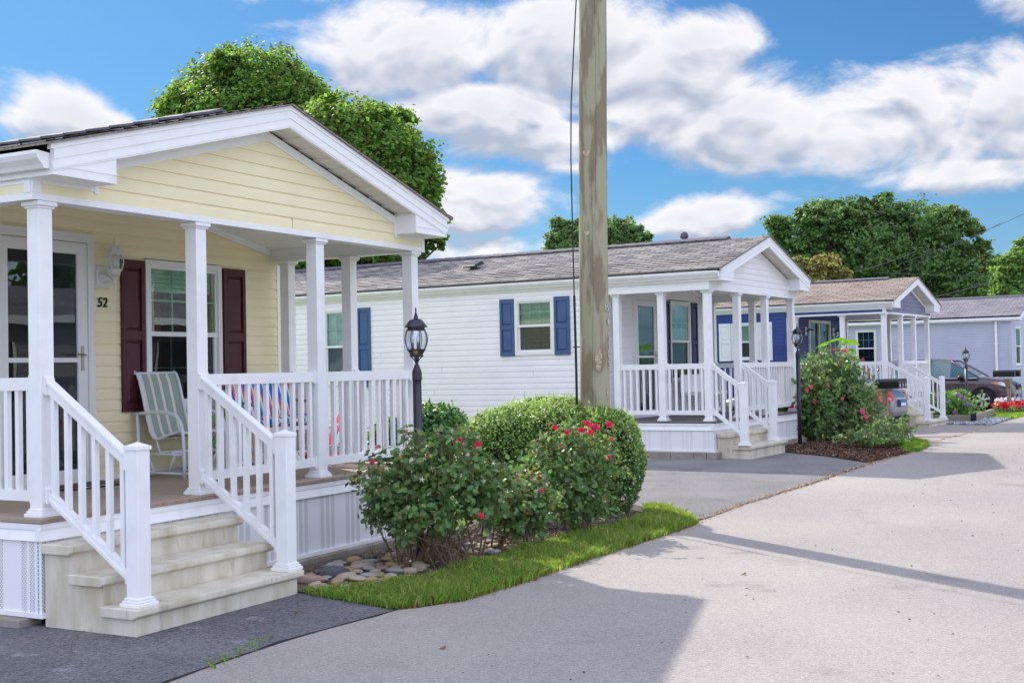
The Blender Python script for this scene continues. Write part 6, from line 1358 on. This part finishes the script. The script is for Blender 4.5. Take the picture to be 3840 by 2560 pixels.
def car(name, label, loc, rz, st, gh, paint, wheels, wr, roofz, W, cladding=False):
    """st: stations (x, z_bottom, z_belt, z_top, half width); gh: greenhouse outline from rear to front (x, z, half width)"""
    root = empty(name, loc, rz); tag(root, label, 'car'); b = MB(); rings = []
    for x, zb, zm, zt, hw in st:
        h = [(0, zb), (hw*.80, zb), (hw*.96, zb+.06), (hw, zb+(zm-zb)*.45), (hw*.985, zm-(zm-zb)*.12), (hw*.94, zm), (hw*.80, zt-.01), (hw*.45, zt+.01), (0, zt+.02)]
        rings.append([(x, y, z) for y, z in h]+[(x, -y, z) for y, z in h[-2:0:-1]])
    n = len(rings[0])
    for rg in rings: b.v += rg
    # leave real openings where the wheels sit
    for i in range(len(rings)-1):
        for j in range(n): q = (j+1) % n; b.f.append((i*n+j, i*n+q, (i+1)*n+q, (i+1)*n+j)); b.m.append(0)
    b.f.append(tuple(range(n))[::-1]); b.m.append(0); b.f.append(tuple(range((len(rings)-1)*n, len(rings)*n))); b.m.append(0)
    bo = b.build('body', paint, root, smooth=True); md = bo.modifiers.new('s', 'SUBSURF'); md.levels = 1; md.render_levels = 2
    # greenhouse: side glass leans in, roof in body colour
    g = MB(); base = [(x, hw) for x, z, hw, _ in gh]; 
    for s in (-1, 1):
        for (x0, z0, h0, b0), (x1, z1_, h1, b1) in zip(gh[:-1], gh[1:]):
            g.face([(x0, s*b0[1], b0[0]), (x1, s*b1[1], b1[0]), (x1, s*h1, z1_), (x0, s*h0, z0)][::s])
    for a, c_ in ((gh[0], gh[1]), (gh[-1], gh[-2])):
        g.face([(a[0], -a[2], a[1]), (a[0], a[2], a[1]), (c_[0], c_[2], c_[1]), (c_[0], -c_[2], c_[1])])
    g.build('window_glass', MT['car_glass'], root, smooth=False)
    r = MB(); k = gh[1:-1]
    for (x0, z0, h0, _), (x1, z1_, h1, _) in zip(k[:-1], k[1:]):
        for ya, yb, da, db in ((-1, -.8, .0, .03), (-.8, .8, .03, .03), (.8, 1, .03, .0)):
            r.face([(x0, ya*h0, z0+da), (x1, ya*h1, z1_+da), (x1, yb*h1, z1_+db), (x0, yb*h0, z0+db)])
    r.build('roof', paint, root, smooth=True)
    p = MB()
    for s in (-1, 1):
        for (x0, z0, h0, b0), (x1, z1_, h1, b1) in ((gh[0], gh[1]), (gh[-1], gh[-2])): p.tube([(x0, s*(h0-.0), z0), (x1, s*h1, z1_)], .035, 6)
        m = gh[len(gh)//2]; p.tube([(m[0]-.05, s*(m[3][1]+.004), m[3][0]), (m[0], s*(m[2]+.004), m[1])], .03, 6)
        p.tube([(x, s*(h+.0), z) for x, z, h, _ in gh[1:-1]], .025, 6)
    p.build('pillar', paint, root, smooth=True)
    c = MB()
    for s in (-1, 1): c.tube([(x, s*(bb[1]+.015), bb[0]) for x, z, h, bb in gh], .010, 5); c.tube([(x, s*(h+.022), z-.01) for x, z, h, bb in gh], .009, 5)
    c.build('chrome_trim', MT['chrome'], root)
    for x in wheels:
        for s in (-1, 1):
            wheel(root, x, s*(W/2-.05), wr, s)
            a = MB()    # wheel arch: dark well and lip
            yy = s*(W/2-.005); nn = 18
            P = lambda rr, t, dy: (x+rr*math.cos(t), yy+dy*s, wr+rr*math.sin(t))
            ts = [math.pi*(-.10+1.2*i/nn) for i in range(nn+1)]
            for t0, t1 in zip(ts[:-1], ts[1:]):
                a.face([P(wr*1.04, t0, .012), P(wr*1.04, t1, .012), P(wr*1.22, t1, .016), P(wr*1.22, t0, .016)]); a.face([P(wr*1.22, t0, .016), P(wr*1.22, t1, .016), P(wr*1.24, t1, -.04), P(wr*1.24, t0, -.04)])
            a.face([P(wr*1.05, t, .008) for t in np.linspace(-.3, math.pi+.3, 20)]); a.build('wheel_arch', MT['rubber'], root)
    return root
# dark SUV, nose towards the lane (local +x is forward)
wx, wy = 15.29, 40.0; rz = math.atan2(-.545, .839); W = 1.88
suv_st = [(-2.38, .42, .75, .95, .72), (-2.30, .34, .85, 1.05, .84), (-1.9, .28, 1.0, 1.12, .92), (-1.0, .26, 1.02, 1.13, .94), (0, .26, 1.02, 1.12, .94), (.75, .26, 1.0, 1.10, .94), (1.1, .27, .99, 1.10, .935), (1.6, .28, .95, 1.05, .925), (2.0, .30, .88, .98, .89), (2.22, .33, .78, .90, .82), (2.32, .38, .62, .78, .70)]
suv_gh = [(-2.25, 1.05, .80, (1.05, .86)), (-1.95, 1.55, .66, (1.06, .88)), (-1.2, 1.66, .66, (1.07, .90)), (-.3, 1.69, .66, (1.06, .90)), (.35, 1.62, .64, (1.06, .90)), (1.22, 1.09, .78, (1.06, .88))]
cx = wx-1.38*math.cos(rz)-(-W/2+.11)*(-math.sin(rz))*1; cy = wy-1.38*math.sin(rz)-(-W/2+.11)*math.cos(rz)
SUV = car('parked_suv', 'dark maroon grey sport utility car parked nose out in front of the pale grey house', (cx, cy, .0), rz, suv_st, suv_gh, MT['car_brown'], (-1.40, 1.38), .355, 1.69, W)
b = MB()
for s in (-1, 1):
    b.prism([(1.66, s*.915, .90), (1.98, s*.885, .80), (2.20, s*.80, .74), (2.20, s*.79, .82), (1.95, s*.87, .92)], (0, s*.02, .01))
b.build('headlight', MT['headlight'], SUV)
b = MB(); b.prism([(1.62, -.928, .91), (1.84, -.918, .83), (1.85, -.912, .90)], (0, -.012, 0)); b.build('indicator', MT['amber'], SUV)
b = MB(); b.prism([(2.285, -.35, .68), (2.285, .35, .68), (2.27, .30, .86), (2.27, -.30, .86)], (.05, 0, 0)); b.build('grille', MT['rubber'], SUV); b = MB(); b.tube([(2.32, -.33, .70), (2.33, .33, .70), (2.31, .29, .85), (2.31, -.29, .85), (2.32, -.33, .70)], .014, 5); b.tube([(2.2, -.80, .30), (2.36, -.4, .27), (2.38, .0, .26), (2.36, .4, .27), (2.2, .8, .30)], .022, 6); b.build('chrome_trim', MT['chrome'], SUV)
b = MB(); [b.lathe([(.07, 0), (.075, .01), (.05, .02), (0, .02)], 10, (0, 0, 0)) for _ in range(1)]; fo_ = b.build('fog_lamp', MT['headlight'], SUV); fo_.location = (2.20, -.66, .44); fo_.rotation_euler = (0, R(80), R(-30))
b = MB(); b.box(2.36, 2.38, -.18, .18, .40, .52); b.build('licence_plate', MT['plate'], SUV)
for s in (-1, 1):
    b = MB(); bm_ = bmesh.new(); bmesh.ops.create_icosphere(bm_, subdivisions=2, radius=1); [b.v.append((.72+v.co.x*.11, s*(1.02)+v.co.y*.13, 1.10+v.co.z*.075)) for v in bm_.verts]; [(b.f.append(tuple(v.index for v in f.verts)), b.m.append(0)) for f in bm_.faces]; bm_.free(); b.build('wing_mirror', MT['black'], SUV, smooth=True)
b = MB(); b.box(-1.8, 1.0, -.945, -.90, .24, .36); b.box(-1.8, 1.0, .90, .945, .24, .36); b.build('sill_cladding', MT['rubber'], SUV, bevel=.01)
# grey sedan, tail towards the lane (local +x forward = into the lot)
th3v = math.atan2(.545, -.839); uu = Vector((math.sin(R(33)), math.cos(R(33)))); vv = Vector((-math.cos(R(33)), math.sin(R(33))))
tail = Vector((A3[0], A3[1]))+uu*(-1.88)+vv*(-.80); cxy = tail+vv*2.25
sd_st = [(-2.27, .44, .62, .80, .60), (-2.22, .34, .76, .92, .76), (-2.05, .26, .88, 1.02, .85), (-1.5, .24, .93, 1.06, .89), (-.6, .24, .94, 1.04, .90), (.5, .24, .92, 1.00, .90), (1.2, .25, .88, .96, .88), (1.8, .28, .78, .86, .85), (2.15, .32, .65, .74, .74)]
sd_gh = [(-1.75, 1.05, .74, (.99, .82)), (-1.0, 1.38, .60, (.98, .86)), (-.3, 1.46, .60, (.98, .87)), (.2, 1.44, .60, (.97, .87)), (1.05, .99, .72, (.96, .84))]
SD = car('parked_sedan', 'grey sedan parked tail out between the rose thicket and the navy porch', (cxy.x, cxy.y, TH(cxy.y)), th3v, sd_st, sd_gh, MT['car_grey'], (-1.32, 1.35), .315, 1.46, 1.80)
for s in (-1, 1):
    b = MB(); b.prism([(-2.00, s*.865, .98), (-1.62, s*.895, .90), (-1.72, s*.90, .78), (-2.08, s*.86, .72), (-2.24, s*.72, .74), (-2.245, s*.55, .76), (-2.20, s*.50, .93), (-2.16, s*.72, .97)], (-.012, s*.014, .004)); b.build('tail_light', MT['tail'], SD)
b = MB(); b.box(-2.315, -2.29, -.24, .24, .60, .76); po_ = b.build('licence_plate', MT['plate'], SD); b = MB(); b.box(-2.318, -2.3155, -.19, .19, .625, .69); b.build('plate_letters', MT['blind'], po_)
b = MB(); b.box(-2.27, -2.10, -.66, .66, .20, .38); b.build('bumper_insert', MT['rubber'], SD, bevel=.03)
b = MB(); b.prism([(-2.10, -.70, 1.02), (-2.10, .70, 1.02), (-2.0, .70, 1.075), (-2.0, -.70, 1.075)], (-.03, 0, .012)); b.build('boot_spoiler', MT['car_grey'], SD); b = MB(); b.box(-2.30, -2.22, -.30, .30, .78, .81); b.build('chrome_trim', MT['chrome'], SD, bevel=.005)

# neighbours across the lane: out of frame to the right, they are what the windows reflect
def neighbour(name, label, x, y, rz, mat, roofm):
    r = empty(name, (x, y, 0), rz); tag(r, label, 'house'); w = MB(); siding(w, (0, 0, 0), (0, 1, 0), (-1, 0, 0), .3, 3.0, lambda z: (0, 12), lap=.15); w.box(.01, 4.5, 0, 12, 0, 3.0); w.build('wall', mat, r)
    t = MB(); t.prism([(-.3, -.3, 2.95), (4.8, -.3, 2.95), (2.25, -.3, 3.9)], (0, 12.6, 0)); t.build('roof', MT[roofm], r)
    f = MB(); f.box(-.34, -.30, -.3, 12.3, 2.90, 3.08); f.build('gutter', MT['white'], r)
    for yy in (2.2, 6.5, 10): b = MB(); b.box(-.03, 0, yy, yy+.9, 1.2, 2.5); b.build('window', MT['room'], r); b = MB(); [b.box(-.04, -.031, yy+q, yy+q+.05, 1.2, 2.5) for q in (0, .85)]; b.build('window_frame', MT['white'], r)
neighbour('brown_grey_house', 'grey brown clapboard house across the lane facing the yellow porch', 13.5, 11.0, R(-8), MT['siding_tan'], 'shingle_c')

tree('reflection_tree', 'unseen leafy tree added behind the grey brown house across the lane', [(21, 5, 2.2), (23, 6, 2.4), (25, 5, 2.2), (22, 3.4, 2.0)], 19, MT['leaf_oak'], .4, 260, (22.5, 19), clump=.2, seed=91, trunk_r=.25, depth=2)  # out of frame, added to darken what the window panes reflect

MT['joint_y'] = pmat('yellow_siding_joint', (.52, .45, .28), .6); MT['joint_w'] = pmat('white_siding_joint', (.52, .52, .52), .6)  # lap joints as darker strips, their thin shadow put into the colour
joints(H1, (0, .06, D1), (1, 0, 0), (0, -1, 0), 2.78, 2.80, 2.21, 2.32, 1, MT['joint_y'], 1); joints(H1, (0, 1.96, D1), (1, 0, 0), (0, -1, 0), 2.3, 4.7, .02, .6, 4, MT['joint_y'], 2)
joints(H2, (0, 0, D2), (0, 1, 0), (-1, 0, 0), 2.2, 13, -.15, 2.2, 26, MT['joint_w'], 3)
# litter: dry grass and grit collected along the edges of the paving
def litter(name, line, n, spread, size, mat, label, seed):
    g = np.random.default_rng(seed); L_ = dense(line, .02); idx = g.integers(0, len(L_), n); P = np.array([L_[i] for i in idx])+g.normal(size=(n, 2))*spread*g.random((n, 1)); P = np.stack([P[:, 0], P[:, 1], np.array([TH(v) for v in P[:, 1]])+.016], 1)
    o = leaf_cloud(name, P, size, mat, None, shape=NARROW, up=1.2, seed=seed, fold=0); tag(o, label, 'litter', kind='stuff')
litter('dry_litter', edge[9:16], 2600, .06, .035, MT['chip2'], 'sandy dry litter along the edge of the grey driveway', 101)
litter('dry_litter', edge[3:10], 1500, .045, .03, MT['leaf_dry'], 'rusty brown litter along the foot of the grass strip', 102)
litter('dry_litter', edge[17:21], 500, .07, .04, MT['chip2'], 'sandy litter in the joint before the navy house driveway', 103)
g_ = np.random.default_rng(111); P_ = scatter([(-2, 5.5), (0, 7.5), (3, 12), (9, 22), (14, 30), (16, 26), (9, 12), (4, 5.5)], 420, g_); P_ = np.stack([P_[:, 0], P_[:, 1], np.array([TH(v) for v in P_[:, 1]])+.014], 1)
tag(leaf_cloud('road_grit', P_, .022, MT['chip'], None, shape=RHOMB, up=1.3, seed=112, fold=0), 'tiny dark bits of grit and leaf scattered over the lane', 'grit', kind='stuff')
P_ = scatter([(-3.5, 5), (-2.2, 6.4), (-1.0, 8.6), (-1.7, 9.3), (-2.6, 8.0), (-5, 8)], 60, g_); P_ = np.stack([P_[:, 0], P_[:, 1], np.full(len(P_), .009)], 1)
tag(leaf_cloud('drive_grit', P_, .014, MT['chip2'], None, shape=RHOMB, up=1.3, seed=113, fold=0), 'pale specks of grit on the dark driveway', 'grit', kind='stuff')

def crack(pts, w, label):
    o = seam('pavement_crack', dense(pts, .10, .03), w, .0125, MT['crack']); return o
MT['crack'] = pmat('crack_dark', (.10, .09, .09), .9)  # plain dark colour of the hairline crack
crack([(-3.2, 6.6), (-2.7, 7.4), (-2.9, 8.3)], .003, '')
